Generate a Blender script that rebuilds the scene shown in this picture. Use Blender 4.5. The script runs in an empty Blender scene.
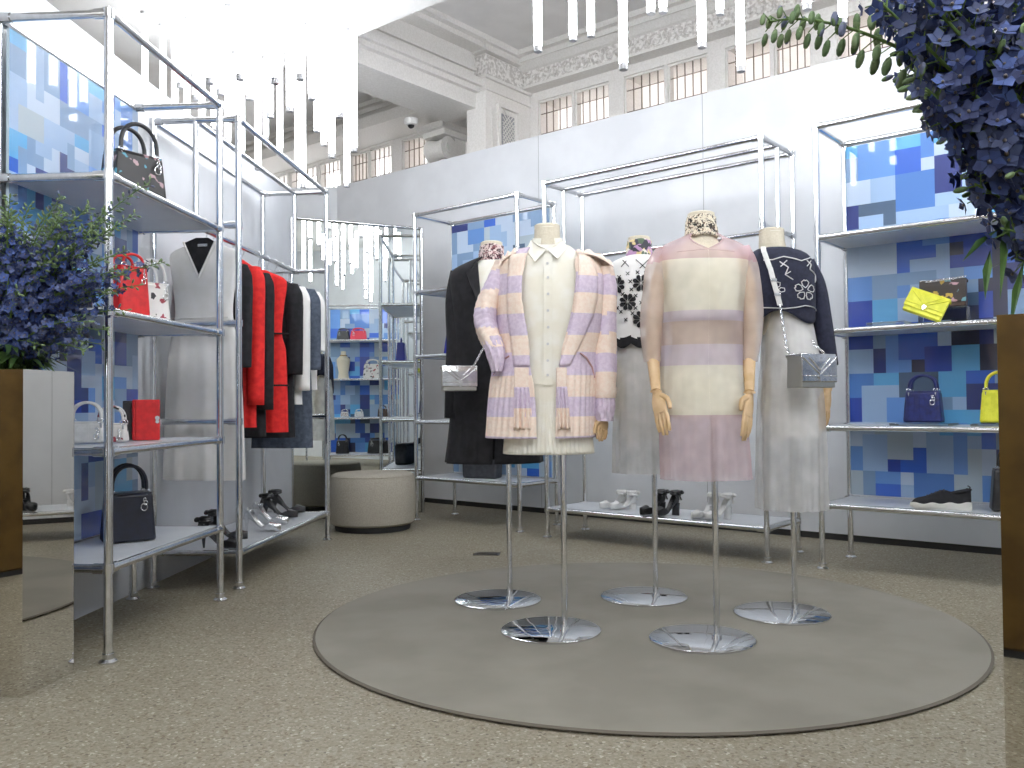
import bpy, bmesh, math, random
from mathutils import Vector, Matrix
random.seed(7)
PI=math.pi
sc=bpy.context.scene
COL=sc.collection
# ---------------------------------------------------------------- camera maths
CH=.95; F=873.; PT=.02137; RL=.00893
def ray(px,py):
    a=(px-512)/F; b=(py-384)/F
    cr,sr=math.cos(RL),math.sin(RL)
    x=a*cr-b*sr; y=a*sr+b*cr
    cp,sp=math.cos(PT),math.sin(PT)
    return Vector((x,cp+sp*y,sp-cp*y))
def at(px,py,Y):
    r=ray(px,py); return Vector((0,0,CH))+r*(Y/r.y)
def fl(px,py,z=0.):
    r=ray(px,py); return Vector((0,0,CH))+r*((z-CH)/r.z)
# ---------------------------------------------------------------- materials
def P(name,col,rough=.5,metal=0.,**kw):
    m=bpy.data.materials.new(name); m.use_nodes=True
    b=m.node_tree.nodes['Principled BSDF']
    b.inputs['Base Color'].default_value=(*col,1); b.inputs['Roughness'].default_value=rough; b.inputs['Metallic'].default_value=metal
    for k,v in kw.items():
        k=k.replace('_',' ')
        if k in b.inputs: b.inputs[k].default_value=v
    return m
def srgb(r,g,b):
    f=lambda c:(c/255/12.92 if c/255<=.04045 else ((c/255+.055)/1.055)**2.4)
    return (f(r),f(g),f(b))
def nodes(m): return m.node_tree.nodes,m.node_tree.links,m.node_tree.nodes['Principled BSDF']
def speckle(m,scale,c1,c2,bump=0.,detail=3,lo=.4,hi=.6,kind='noise'):
    N,L,b=nodes(m)
    tc=N.new('ShaderNodeTexCoord')
    t=N.new('ShaderNodeTexNoise' if kind=='noise' else 'ShaderNodeTexVoronoi'); t.inputs['Scale'].default_value=scale
    if kind=='noise': t.inputs['Detail'].default_value=detail
    L.new(tc.outputs['Object'],t.inputs['Vector'])
    r=N.new('ShaderNodeValToRGB'); r.color_ramp.elements[0].position=lo; r.color_ramp.elements[1].position=hi
    r.color_ramp.elements[0].color=(*c1,1); r.color_ramp.elements[1].color=(*c2,1)
    L.new(t.outputs[0],r.inputs[0]); L.new(r.outputs[0],b.inputs['Base Color'])
    if bump:
        bp=N.new('ShaderNodeBump'); bp.inputs['Strength'].default_value=bump; bp.inputs['Distance'].default_value=.004
        L.new(t.outputs[0],bp.inputs['Height']); L.new(bp.outputs[0],b.inputs['Normal'])
    return m
def weave(m,scale=900,bump=.08):
    N,L,b=nodes(m)
    tc=N.new('ShaderNodeTexCoord'); t=N.new('ShaderNodeTexNoise'); t.inputs['Scale'].default_value=scale
    L.new(tc.outputs['Object'],t.inputs['Vector'])
    bp=N.new('ShaderNodeBump'); bp.inputs['Strength'].default_value=bump; bp.inputs['Distance'].default_value=.002
    L.new(t.outputs[0],bp.inputs['Height']); L.new(bp.outputs[0],b.inputs['Normal'])
    return m
def emit(name,col,s):
    m=bpy.data.materials.new(name); m.use_nodes=True; N=m.node_tree.nodes; N.clear()
    e=N.new('ShaderNodeEmission'); e.inputs[0].default_value=(*col,1); e.inputs[1].default_value=s
    o=N.new('ShaderNodeOutputMaterial'); m.node_tree.links.new(e.outputs[0],o.inputs[0]); return m
def sheer(name,col,alpha):
    m=P(name,col,.9); N,L,b=nodes(m)
    tr=N.new('ShaderNodeBsdfTransparent'); tl=N.new('ShaderNodeBsdfTranslucent'); tl.inputs[0].default_value=(*col,1)
    m1=N.new('ShaderNodeMixShader'); m1.inputs[0].default_value=.25
    m2=N.new('ShaderNodeMixShader')
    tc=N.new('ShaderNodeTexCoord'); nz=N.new('ShaderNodeTexNoise'); nz.inputs['Scale'].default_value=9
    L.new(tc.outputs['Object'],nz.inputs['Vector'])
    mr=N.new('ShaderNodeMapRange'); mr.inputs[1].default_value=.3; mr.inputs[2].default_value=.7
    mr.inputs[3].default_value=alpha-.08; mr.inputs[4].default_value=min(1,alpha+.08); L.new(nz.outputs[0],mr.inputs[0])
    L.new(mr.outputs[0],m2.inputs[0])
    o=[n for n in N if n.type=='OUTPUT_MATERIAL'][0]
    L.new(b.outputs[0],m1.inputs[1]); L.new(tl.outputs[0],m1.inputs[2])
    L.new(tr.outputs[0],m2.inputs[1]); L.new(m1.outputs[0],m2.inputs[2]); L.new(m2.outputs[0],o.inputs[0])
    return m
M={}
M['floor']=P('floor_terrazzo',srgb(178,168,143),.55)
def mk_floor(m):
    N,L,b=nodes(m); tc=N.new('ShaderNodeTexCoord')
    n1=N.new('ShaderNodeTexVoronoi'); n1.inputs['Scale'].default_value=125
    n2=N.new('ShaderNodeTexNoise'); n2.inputs['Scale'].default_value=1.1; n2.inputs['Detail'].default_value=4
    n3=N.new('ShaderNodeTexNoise'); n3.inputs['Scale'].default_value=260; n3.inputs['Detail'].default_value=1
    for n in(n1,n2,n3): L.new(tc.outputs['Object'],n.inputs['Vector'])
    r1=N.new('ShaderNodeValToRGB'); cr=r1.color_ramp; cr.interpolation='CONSTANT'
    cols=[(0,(144,138,120)),(.30,(152,146,130)),(.5,(132,124,106)),(.66,(158,153,138)),(.78,(140,133,115)),(.885,(120,108,86)),(.94,(184,180,166)),(.975,(104,96,80))]
    cr.elements[0].position=0; cr.elements[0].color=(*srgb(*cols[0][1]),1); cr.elements[1].position=.30; cr.elements[1].color=(*srgb(*cols[1][1]),1)
    for p,c in cols[2:]:
        e=cr.elements.new(p); e.color=(*srgb(*c),1)
    sep=N.new('ShaderNodeSeparateColor'); L.new(n1.outputs['Color'],sep.inputs[0]); L.new(sep.outputs[0],r1.inputs[0])
    r2=N.new('ShaderNodeValToRGB'); r2.color_ramp.elements[0].color=(.88,.86,.84,1); r2.color_ramp.elements[1].color=(1,1,1,1); r2.color_ramp.elements[0].position=.35; r2.color_ramp.elements[1].position=.65
    L.new(n2.outputs[0],r2.inputs[0])
    mx=N.new('ShaderNodeMix'); mx.data_type='RGBA'; mx.blend_type='MULTIPLY'; mx.inputs[0].default_value=1
    L.new(r1.outputs[0],mx.inputs[6]); L.new(r2.outputs[0],mx.inputs[7])
    r3=N.new('ShaderNodeValToRGB'); r3.color_ramp.elements[0].color=(.84,.83,.80,1); r3.color_ramp.elements[1].color=(1.0,1.0,1.0,1); r3.color_ramp.elements[0].position=.36; r3.color_ramp.elements[1].position=.5
    L.new(n3.outputs[0],r3.inputs[0])
    mx2=N.new('ShaderNodeMix'); mx2.data_type='RGBA'; mx2.blend_type='MULTIPLY'; mx2.inputs[0].default_value=1
    L.new(mx.outputs[2],mx2.inputs[6]); L.new(r3.outputs[0],mx2.inputs[7]); L.new(mx2.outputs[2],b.inputs['Base Color'])
mk_floor(M['floor'])
M['wall']=speckle(P('white_wall_paint',(.8,.82,.84),.45),3,srgb(222,225,230),srgb(228,231,236))
M['plaster']=speckle(P('white_plaster',(.8,.8,.79),.7),60,srgb(222,220,216),srgb(230,228,225),.15)
M['plorn']=speckle(P('ornament_plaster',(.8,.8,.79),.7),34,srgb(196,192,188),srgb(236,234,231),.9,6,.42,.58)
M['ceil']=speckle(P('ceiling_paint',(.8,.8,.8),.8),4,srgb(224,223,222),srgb(230,229,228))
M['seam']=P('wall_seam',(.35,.36,.38),.6)
M['rug']=speckle(P('grey_felt',srgb(160,156,148),.95),2.6,srgb(128,124,114),srgb(137,133,123),.0)
weave(M['rug'],500,.5)
M['rugedge']=P('rug_edge',srgb(96,90,80),.95)
M['chrome']=speckle(P('brushed_chrome',(.72,.73,.75),.14,1.),40,(.76,.77,.79),(.84,.85,.87))
M['mirrormet']=speckle(P('polished_steel',(.9,.9,.9),.02,1.),4,(.80,.82,.85),(.83,.85,.87))
M['shelf']=speckle(P('white_shelf',(.8,.82,.85),.3),6,srgb(222,226,232),srgb(228,232,237))
M['mirror']=speckle(P('mirror_glass',(.88,.92,.9),.0,1.),2,(.90,.94,.915),(.91,.95,.925))
M['tube']=emit('light_tube',(.94,.965,1.),29)
M['tube_soft']=emit('light_tube_dimmed',(.95,.97,1.),16)
M['tube_fill']=emit('fill_tube_bright',(.96,.975,1.),38)  # stronger glow for the out-of-view tubes added as fill light
M['tubecap']=P('tube_cap',(.5,.5,.52),.4,.3)
M['black']=P('black',(.012,.012,.014),.6)
M['dark']=P('dark_trim',(.02,.019,.018),.6)
M['otto']=weave(speckle(P('bouclé_taupe',srgb(176,168,152),.95),120,srgb(162,156,143),srgb(176,170,157),.4))
M['brass']=speckle(P('aged_brass',srgb(90,66,28),.45,.6),6,srgb(78,58,26),srgb(92,70,32))
M['plinthm']=speckle(P('mirror_plinth',(.8,.78,.74),.015,1.),3,(.78,.76,.71),(.81,.79,.74))
M['form']=speckle(P('linen_form',srgb(226,217,196),.85),200,srgb(220,211,190),srgb(230,222,203),.2)
M['wood']=speckle(P('pale_wood',srgb(215,180,132),.5),14,srgb(200,168,124),srgb(216,186,146))
M['cream']=weave(speckle(P('cream_cloth',srgb(240,235,215),.85),12,srgb(247,243,228),srgb(252,250,240)))
M['white']=weave(speckle(P('white_cloth',srgb(235,234,230),.85),10,srgb(246,245,242),srgb(252,251,250)))
M['blackc']=weave(speckle(P('black_wool',(.012,.012,.014),.95),30,(.008,.008,.010),(.014,.014,.017)))
M['char']=weave(speckle(P('charcoal_cloth',(.035,.038,.045),.9),30,(.028,.03,.036),(.042,.045,.053)))
M['navyc']=weave(speckle(P('navy_knit',(.012,.015,.035),.9),60,(.010,.012,.028),(.016,.019,.042)))
M['slate']=weave(speckle(P('slate_cloth',srgb(70,78,92),.9),40,srgb(62,70,84),srgb(76,85,99)))
M['red']=weave(speckle(P('red_wool',srgb(214,30,28),.8),30,srgb(205,24,24),srgb(222,38,34)))
M['blush']=weave(speckle(P('blush_wool',srgb(240,220,206),.9),80,srgb(246,224,208),srgb(251,234,220)))
M['lav']=weave(speckle(P('lavender_wool',srgb(205,184,208),.9),80,srgb(212,196,216),srgb(224,210,227)))
M['plaid_in']=P('jacket_inside',srgb(190,150,150),.9)
M['skwhite']=sheer('sheer_white',srgb(250,250,247),.45)
M['skwhite2']=sheer('sheer_white_hem',srgb(250,250,248),.42)
M['org_pink']=sheer('organza_pink',srgb(242,214,220),.44)
M['org_blush']=sheer('organza_blush',srgb(222,202,194),.6)
M['org_cream']=sheer('organza_cream',srgb(248,244,230),.55)
M['org_lav']=sheer('organza_lavender',srgb(214,202,216),.66)
M['org_slv']=sheer('organza_sleeve',srgb(240,230,226),.5)
M['silver']=speckle(P('silver_leather',(.7,.7,.72),.24,1.),40,(.70,.71,.72),(.86,.87,.88),.1)
M['silverd']=P('silver_side',(.5,.5,.46),.35,.8)
M['redl']=speckle(P('red_leather',srgb(190,14,18),.4),30,srgb(178,10,14),srgb(198,18,22))
M['navyl']=speckle(P('navy_leather',srgb(20,26,48),.35),30,srgb(10,14,28),srgb(16,21,40),.1)
M['bluel']=speckle(P('blue_leather',srgb(24,34,92),.4),30,srgb(20,28,80),srgb(28,40,104),.2)
M['royal']=P('royal_blue_leather',srgb(20,30,130),.4)
M['yel']=speckle(P('lime_leather',srgb(222,222,58),.4),30,srgb(212,214,50),srgb(230,230,70))
M['blackl']=speckle(P('black_leather',(.012,.012,.014),.35),30,(.01,.01,.012),(.02,.02,.022),.2)
M['whitel']=speckle(P('white_leather',(.75,.75,.74),.4),30,(.70,.70,.69),(.78,.78,.77))
M['brownl']=speckle(P('brown_leather',srgb(62,44,36),.45),30,srgb(52,36,30),srgb(70,50,40))
M['pewter']=P('pewter',srgb(120,112,104),.3,.8)
M['gold']=P('gold',srgb(212,175,90),.25,1.)
M['acryl']=P('clear_acrylic',(.85,.95,.95),.05,0,Transmission_Weight=.9,IOR=1.3)
M['sole']=P('white_sole',srgb(225,225,218),.6)
M['crimson']=P('crimson_leather',srgb(180,20,50),.4)
def pattern(name,scale,cols,kind='CONSTANT',rough=.7,metric='EUCLIDEAN'):
    m=P(name,cols[0][1],rough); N,L,b=nodes(m); tc=N.new('ShaderNodeTexCoord')
    v=N.new('ShaderNodeTexVoronoi'); v.inputs['Scale'].default_value=scale; v.distance=metric
    nz=N.new('ShaderNodeTexNoise'); nz.inputs['Scale'].default_value=scale*.7; nz.inputs['Detail'].default_value=2
    ad=N.new('ShaderNodeMix'); ad.data_type='VECTOR'; ad.inputs[0].default_value=.04
    L.new(tc.outputs['Object'],ad.inputs[4]); L.new(nz.outputs['Color'],ad.inputs[5]); L.new(tc.outputs['Object'],nz.inputs['Vector'])
    L.new(ad.outputs[1],v.inputs['Vector'])
    sep=N.new('ShaderNodeSeparateColor'); L.new(v.outputs['Color'],sep.inputs[0])
    r=N.new('ShaderNodeValToRGB'); cr=r.color_ramp; cr.interpolation=kind
    cr.elements[0].position=cols[0][0]; cr.elements[0].color=(*cols[0][1],1); cr.elements[1].position=cols[1][0]; cr.elements[1].color=(*cols[1][1],1)
    for p,c in cols[2:]:
        e=cr.elements.new(p); e.color=(*c,1)
    L.new(sep.outputs[0],r.inputs[0]); L.new(r.outputs[0],b.inputs['Base Color']); return m
M['scarf_bw']=pattern('scarf_black_cream',120,[(0,srgb(235,226,205)),(.5,srgb(20,18,18)),(.74,srgb(225,210,190)),(.88,srgb(110,90,70))])
M['scarf_pk']=pattern('scarf_wine_blush',120,[(0,srgb(235,215,210)),(.45,srgb(60,22,34)),(.75,srgb(240,230,225)),(.85,srgb(140,90,95))])
M['scarf_mc']=pattern('scarf_multicolour',45,[(0,srgb(225,205,150)),(.3,srgb(190,150,190)),(.5,srgb(90,110,90)),(.62,srgb(235,230,220)),(.8,srgb(60,60,70))])
M['floralb']=pattern('dark_floral_leather',40,[(0,srgb(40,30,26)),(.62,srgb(40,30,26)),(.70,srgb(110,160,170)),(.78,srgb(190,160,70)),(.86,srgb(44,32,28)),(.93,srgb(190,150,160))],rough=.45)
M['floralbk']=pattern('black_floral_leather',42,[(0,srgb(18,17,18)),(.68,srgb(18,17,18)),(.74,srgb(70,140,160)),(.80,srgb(20,18,20)),(.9,srgb(170,140,145))],rough=.4)
M['floralw']=pattern('white_floral_leather',48,[(0,srgb(228,226,222)),(.66,srgb(228,226,222)),(.76,srgb(36,34,38)),(.85,srgb(225,222,220)),(.95,srgb(150,60,70))],rough=.45)
M['petal']=pattern('blue_petal',40,[(0,srgb(38,52,96)),(.3,srgb(50,68,122)),(.6,srgb(28,40,82)),(.85,srgb(66,86,142))],rough=.7)
M['petal2']=pattern('dusky_petal',40,[(0,srgb(56,66,100)),(.4,srgb(76,88,128)),(.7,srgb(44,54,90))],rough=.7)
M['bud']=pattern('green_bud',40,[(0,srgb(86,110,70)),(.5,srgb(110,130,90)),(.8,srgb(90,96,120))],rough=.7)
M['stem']=P('green_stem',srgb(84,112,52),.7)
M['leaf']=speckle(P('leaf_green',srgb(60,92,44),.6),20,srgb(50,82,38),srgb(80,112,54))
M['glass']=P('window_glass',(.95,.97,1.),.02,0,Transmission_Weight=1.,IOR=1.02,Alpha=.25)
M['fbrick']=pattern('facade_pink_brick',3,[(0,srgb(246,222,212)),(.5,srgb(240,212,202)),(.8,srgb(250,232,224))],rough=.9)
M['fstone']=P('facade_stone',srgb(252,248,244),.9)
M['fwin']=P('facade_window',srgb(150,140,140),.3)
# mosaic material reads the colours of the printed rectangles
def mosaic_mat():
    m=P('blue_mosaic_print',(.1,.2,.6),.42,0,Coat_Weight=.9,Coat_Roughness=.03); N,L,b=nodes(m)
    a=N.new('ShaderNodeVertexColor'); a.layer_name='Col'; L.new(a.outputs[0],b.inputs['Base Color']); return m
M['mosaic']=mosaic_mat()
# ---------------------------------------------------------------- mesh builder
class B:
    def __init__(s): s.bm=bmesh.new(); s.mi=0; s.sm=True
    def _f(s,vs,mi=None,sm=None):
        try: f=s.bm.faces.new(vs)
        except ValueError: return None
        f.material_index=s.mi if mi is None else mi; f.smooth=s.sm if sm is None else sm; return f
    def box(s,c,size,rz=0,bev=0,taper=1.,mi=None,rot=None):
        x,y,z=[q/2 for q in size]; c=Vector(c)
        R=rot if rot else Matrix.Rotation(rz,3,'Z')
        vs=[]
        for dz in(-1,1):
            t=1 if dz<0 else taper
            for dx,dy in((-1,-1),(1,-1),(1,1),(-1,1)): vs.append(s.bm.verts.new(c+R@Vector((dx*x*t,dy*y*t,dz*z))))
        fs=[s._f([vs[i] for i in q],mi,False) for q in((3,2,1,0),(4,5,6,7),(0,1,5,4),(1,2,6,5),(2,3,7,6),(3,0,4,7))]
        if bev:
            es=list({e for f in fs for e in f.edges})
            r=bmesh.ops.bevel(s.bm,geom=es,offset=bev,segments=3,profile=.5,affect='EDGES')
            m_=s.mi if mi is None else mi
            for f in r['faces']: f.smooth=True; f.material_index=m_
        return vs
    def tube(s,pts,r,n=10,mi=None,cap=True,closed=False):
        pts=[Vector(p) for p in pts]; N_=len(pts)
        rr=r if isinstance(r,(list,tuple)) else [r]*N_
        rings=[]; up=None
        for i,p in enumerate(pts):
            if closed: t=(pts[(i+1)%N_]-pts[i-1])
            else: t=(pts[min(i+1,N_-1)]-pts[max(i-1,0)])
            if t.length<1e-9: t=Vector((0,0,1))
            t.normalize()
            if up is None:
                up=Vector((0,0,1)) if abs(t.z)<.9 else Vector((1,0,0))
            a=t.cross(up)
            if a.length<1e-6: a=t.orthogonal()
            a.normalize(); b=a.cross(t).normalized(); up=b
            q=rr[i]; qa,qb=q if isinstance(q,(tuple,list)) else (q,q)
            rings.append([s.bm.verts.new(p+a*qa*math.cos(2*PI*k/n)+b*qb*math.sin(2*PI*k/n)) for k in range(n)])
        for i in range(N_-(0 if closed else 1)):
            A,C=rings[i],rings[(i+1)%N_]
            for k in range(n): s._f([A[k],A[(k+1)%n],C[(k+1)%n],C[k]],mi)
        if cap and not closed:
            s._f(rings[0][::-1],mi,False); s._f(rings[-1],mi,False)
    def lathe(s,prof,c=(0,0,0),n=32,mi=None,cap=True):
        c=Vector(c); rings=[[s.bm.verts.new(c+Vector((r*math.cos(2*PI*k/n),r*math.sin(2*PI*k/n),z))) for k in range(n)] for r,z in prof]
        for A,C in zip(rings,rings[1:]):
            for k in range(n): s._f([A[k],A[(k+1)%n],C[(k+1)%n],C[k]],mi)
        if cap:
            if prof[0][0]>1e-5: s._f(rings[0][::-1],mi,False)
            if prof[-1][0]>1e-5: s._f(rings[-1],mi,False)
    def ell(s,c,r,n=14,m=8,rot=None,mi=None):
        c=Vector(c); R=rot or Matrix.Identity(3)
        rings=[]
        for j in range(m+1):
            ph=-PI/2+PI*j/m
            if j in(0,m): rings.append([s.bm.verts.new(c+R@Vector((0,0,r[2]*math.sin(ph))))])
            else: rings.append([s.bm.verts.new(c+R@Vector((r[0]*math.cos(ph)*math.cos(2*PI*k/n),r[1]*math.cos(ph)*math.sin(2*PI*k/n),r[2]*math.sin(ph)))) for k in range(n)])
        for A,C in zip(rings,rings[1:]):
            for k in range(n):
                if len(A)==1: s._f([A[0],C[(k+1)%n],C[k]],mi)
                elif len(C)==1: s._f([A[k],A[(k+1)%n],C[0]],mi)
                else: s._f([A[k],A[(k+1)%n],C[(k+1)%n],C[k]],mi)
    def prism(s,poly,a,b,mi=None,bev=0):
        """poly: list of Vector points (a planar outline) swept from offset a to offset b (Vectors)"""
        a=Vector(a); b=Vector(b)
        A=[s.bm.verts.new(Vector(p)+a) for p in poly]; C=[s.bm.verts.new(Vector(p)+b) for p in poly]
        fs=[s._f(A[::-1],mi,False),s._f(C,mi,False)]; n=len(poly)
        for k in range(n): fs.append(s._f([A[k],A[(k+1)%n],C[(k+1)%n],C[k]],mi,False))
        if bev:
            m_=s.mi if mi is None else mi
            r=bmesh.ops.bevel(s.bm,geom=list({e for f in fs if f for e in f.edges}),offset=bev,segments=2,profile=.5,affect='EDGES')
            for f in r['faces']: f.smooth=True; f.material_index=m_
    def grid(s,fn,nu,nv,closed=False,mi=None,matf=None):
        V=[[s.bm.verts.new(fn(i/nu,j/nv)) for i in range(nu if closed else nu+1)] for j in range(nv+1)]
        W=len(V[0])
        for j in range(nv):
            for i in range(nu):
                k=(i+1)%W if closed else i+1
                mm=matf((i+.5)/nu,(j+.5)/nv) if matf else mi
                s._f([V[j][i],V[j][k],V[j+1][k],V[j+1][i]],mm)
        return V
    def build(s,name,mats,parent=None,inv=None,solid=0,recalc=True):
        if recalc: bmesh.ops.recalc_face_normals(s.bm,faces=s.bm.faces)
        me=bpy.data.meshes.new(name)
        if inv is not None: s.bm.transform(inv)
        s.bm.to_mesh(me); s.bm.free()
        if recalc:
            fl_=[p.use_smooth for p in me.polygons]; me.set_sharp_from_angle(angle=math.radians(42)); me.polygons.foreach_set('use_smooth',fl_)
        if not isinstance(mats,(list,tuple)): mats=[mats]
        for m in mats: me.materials.append(M[m] if isinstance(m,str) else m)
        o=bpy.data.objects.new(name,me); COL.objects.link(o)
        if parent: o.parent=parent
        if solid:
            md=o.modifiers.new('s','SOLIDIFY'); md.thickness=solid; md.offset=-1
        return o
def thing(name,label,cat,loc=(0,0,0),rz=0,group=None):
    o=bpy.data.objects.new(name,None); COL.objects.link(o); o.location=loc; o.rotation_euler=(0,0,rz); o.empty_display_size=.1
    o['label']=label; o['category']=cat
    if group: o['group']=group
    return o
def tag(o,label,cat,group=None):
    o['label']=label; o['category']=cat
    if group: o['group']=group
    return o
def struct(name,bld,mats,recalc=True):
    o=bld.build(name,mats,recalc=recalc); o['kind']='structure'; return o
def inv(T):
    return (Matrix.Translation(T.location)@T.rotation_euler.to_matrix().to_4x4()).inverted()
def smooth(t): return t*t*(3-2*t)
def crom(vals,t):
    """vals: list of (key, tuple) sorted descending or ascending by key; interpolate at key t"""
    n=len(vals); 
    if vals[0][0]>vals[-1][0]: vals=vals[::-1]
    if t<=vals[0][0]: return vals[0][1]
    if t>=vals[-1][0]: return vals[-1][1]
    i=0
    while vals[i+1][0]<t: i+=1
    k0,k1=vals[i][0],vals[i+1][0]; u=(t-k0)/(k1-k0)
    def mm(j): # monotone-ish tangent
        a=max(0,j-1); b=min(n-1,j+1); return [(vals[b][1][q]-vals[a][1][q])/(vals[b][0]-vals[a][0]) for q in range(len(vals[j][1]))]
    m0,m1=mm(i),mm(i+1); h=k1-k0
    return tuple((2*u**3-3*u*u+1)*vals[i][1][q]+(u**3-2*u*u+u)*h*m0[q]+(-2*u**3+3*u*u)*vals[i+1][1][q]+(u**3-u*u)*h*m1[q] for q in range(len(vals[i][1])))
# ---------------------------------------------------------------- room shell
A2=Vector((.7734,-.6340,0)); B2=Vector((.6340,.7734,0)); WO=Vector((2.223,5.892,0)); AZ=math.atan2(A2.y,A2.x)
def wp(s,d,z): return WO+A2*s+B2*d+Vector((0,0,z))
def wbox(bl,s0,s1,d0,d1,z0,z1,mi=None,bev=0): bl.box(wp((s0+s1)/2,(d0+d1)/2,(z0+z1)/2),(abs(s1-s0),abs(d1-d0),abs(z1-z0)),AZ,bev,mi=mi)
b=B(); b.box((.5,3.0,-.05),(18,20,.1)); struct('floor',b,'floor')
# partition (back) with seams and dark recessed skirting
b=B(); wbox(b,-5.25,2.3,0,.1,.045,3.26)
b.mi=1
for s in(-2.555,-.998): wbox(b,s-.002,s+.002,-.0015,.004,.05,3.258)
struct('wall_back',b,['wall','seam'])
b=B(); wbox(b,-5.2,2.3,.012,.09,0,.045); struct('baseboard_back',b,'dark')
# alcove wall left of the partition, behind the mirror
b=B(); b.box((-2.35,9.30,1.63),(1.15,.1,3.26)); b.mi=1; b.box((-1.79,9.249,1.63),(.004,.004,3.25))
struct('wall_alcove',b,['wall','seam'])
# left wall
LD=Vector((.0466,.9989,0)); LO=Vector((-1.959,3.908,0)); LA=math.atan2(LD.y,LD.x); LN=Vector((-LD.y,LD.x,0))
def lp(t,d,z): return LO+LD*t+LN*d+Vector((0,0,z))
b=B(); b.box(lp(1.08,.05,1.34),(4.7,.1,2.68),LA); struct('wall_left',b,'wall')
# right wall & front wall (outside the frame, closing the shop)
RS=1.9
b=B(); b.box((4.05,.7,2.2),(.1,7.6,4.4)); struct('wall_right',b,'wall')
b=B(); b.box((.5,-3.1,2.2),(7.4,.1,4.4)); struct('wall_front',b,'wall')
# outer building wall with window band
OD=.9; ZW0,ZW1,ZC=2.5,3.955,4.38
bands=[(-7.9,-7.35),(-7.30,-6.75),(-6.7,-6.29),(-6.10,-5.79),(-5.77,-5.38),(-5.20,-4.80),(-3.246,-2.835),(-2.805,-2.41),(-2.245,-1.82),(-1.79,-1.401),(-1.235,-.835),(-.805,-.50),(-.30,.12),(.15,.55),(.75,1.15),(1.2,1.6)]
b=B(); wbox(b,-9.5,5.5,OD,OD+.35,0,ZW0); wbox(b,-9.5,5.5,OD,OD+.35,ZW1,ZC+.1)
prev=-9.5
for s0,s1 in bands:
    if s0>prev: wbox(b,prev,s0,OD,OD+.35 if s0-prev>.08 else OD+.12,ZW0,ZW1)
    prev=s1
wbox(b,prev,5.5,OD,OD+.35,ZW0,ZW1)
struct('wall_outer',b,'plaster')
for i,(s0,s1) in enumerate(bands):
    w=B(); t=.012
    for q in(s0+.006,s1-.006): wbox(w,q-.009,q+.009,OD+.02,OD+.05,ZW0,ZW1)
    n=5
    for k in range(1,n):
        q=s0+(s1-s0)*k/n; wbox(w,q-.0028,q+.0028,OD+.03,OD+.042,ZW0,ZW1,mi=2)
    zz=ZW1-.13
    while zz>ZW0+.05: wbox(w,s0,s1,OD+.03,OD+.042,zz-.0028,zz+.0028,mi=2); zz-=.2
    wbox(w,s0,s1,OD+.02,OD+.05,ZW1-.02,ZW1); wbox(w,s0,s1,OD+.02,OD+.05,ZW0,ZW0+.03)
    w.mi=1; wbox(w,s0,s1,OD+.055,OD+.06,ZW0,ZW1)
    struct('window_%d'%(i+1),w,['plaster','glass','pewter'])
# ceiling
b=B(); b.box((.0,3.0,ZC+.05),(18,20,.1)); struct('ceiling',b,'ceil')
# outer left building wall
b=B(); b.box((-5.2,3,2.2),(.1,18,4.4)); struct('wall_outer_left',b,'plaster')
# cornice along the outer wall: cove, ornament frieze, soffit
def cornice(bl,s0,s1):
    bl.mi=0; wbox(bl,s0,s1,OD-.30,OD,ZC-.05,ZC)
    wbox(bl,s0,s1,OD-.24,OD,ZC-.10,ZC-.05)
    bl.prism([wp(s0,OD,ZC-.10),wp(s0,OD-.22,ZC-.10),wp(s0,OD-.16,ZC-.15),wp(s0,OD-.13,ZC-.16),wp(s0,OD,ZC-.16)],(0,0,0),A2*(s1-s0))
    bl.mi=1; wbox(bl,s0,s1,OD-.13,OD,ZC-.31,ZC-.16)
    n=int((s1-s0)/.16)
    for k in range(n):
        q=s0+.08+k*.16
        c=wp(q,OD-.135,ZC-.235); R=Matrix.Rotation(AZ,3,'Z')
        bl.ell(c,(.045,.018,.05),8,6,R); bl.ell(wp(q+.08,OD-.135,ZC-.22+(.02 if k%2 else -.02)),(.026,.014,.03),8,6,R)
    bl.mi=0; wbox(bl,s0,s1,OD-.16,OD,ZC-.335,ZC-.31)
b=B(); cornice(b,-3.35,5.4); struct('trim_1',b,['plaster','plorn'])
b=B(); cornice(b,-9.4,-4.3); struct('trim_2',b,['plaster','plorn'])
# pier with capital and grille
SP=-3.348; DP=OD-.677
b=B(); wbox(b,SP-.24,SP,DP,OD,2.6,ZC)
for z0,z1,o in((ZC-.06,ZC,.10),(ZC-.12,ZC-.06,.06),(ZC-.36,ZC-.33,.03),(ZC-.47,ZC-.44,.02)): wbox(b,SP-.24-o,SP+o,DP-o,OD,z0,z1)
wbox(b,SP,SP+.012,DP+.08,DP+.10,2.6,3.75); 
b.mi=1; wbox(b,SP-.22,SP+.02,DP-.02,OD,ZC-.32,ZC-.14)
b.mi=0
for z0,z1,d0,d1 in((3.30,3.82,DP+.16,DP+.19),(3.30,3.82,DP+.46,DP+.49),(3.79,3.82,DP+.19,DP+.46)): wbox(b,SP,SP+.03,d0,d1,z0,z1)
b.mi=2; wbox(b,SP,SP+.006,DP+.23,DP+.42,3.3,3.74)
b.mi=0
for k in range(-6,14):
    for sg in(1,-1):
        z=3.3+k*.045; c=wp(SP+.01,DP+.325,z+.1)
        R=Matrix.Rotation(AZ,3,'Z')@Matrix.Rotation(sg*PI/4,3,'X')
        if 3.36<z+.1<3.72: b.box(c,(.006,.24,.008),rot=R)
struct('trim_3',b,['plaster','plorn','seam'])
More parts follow.
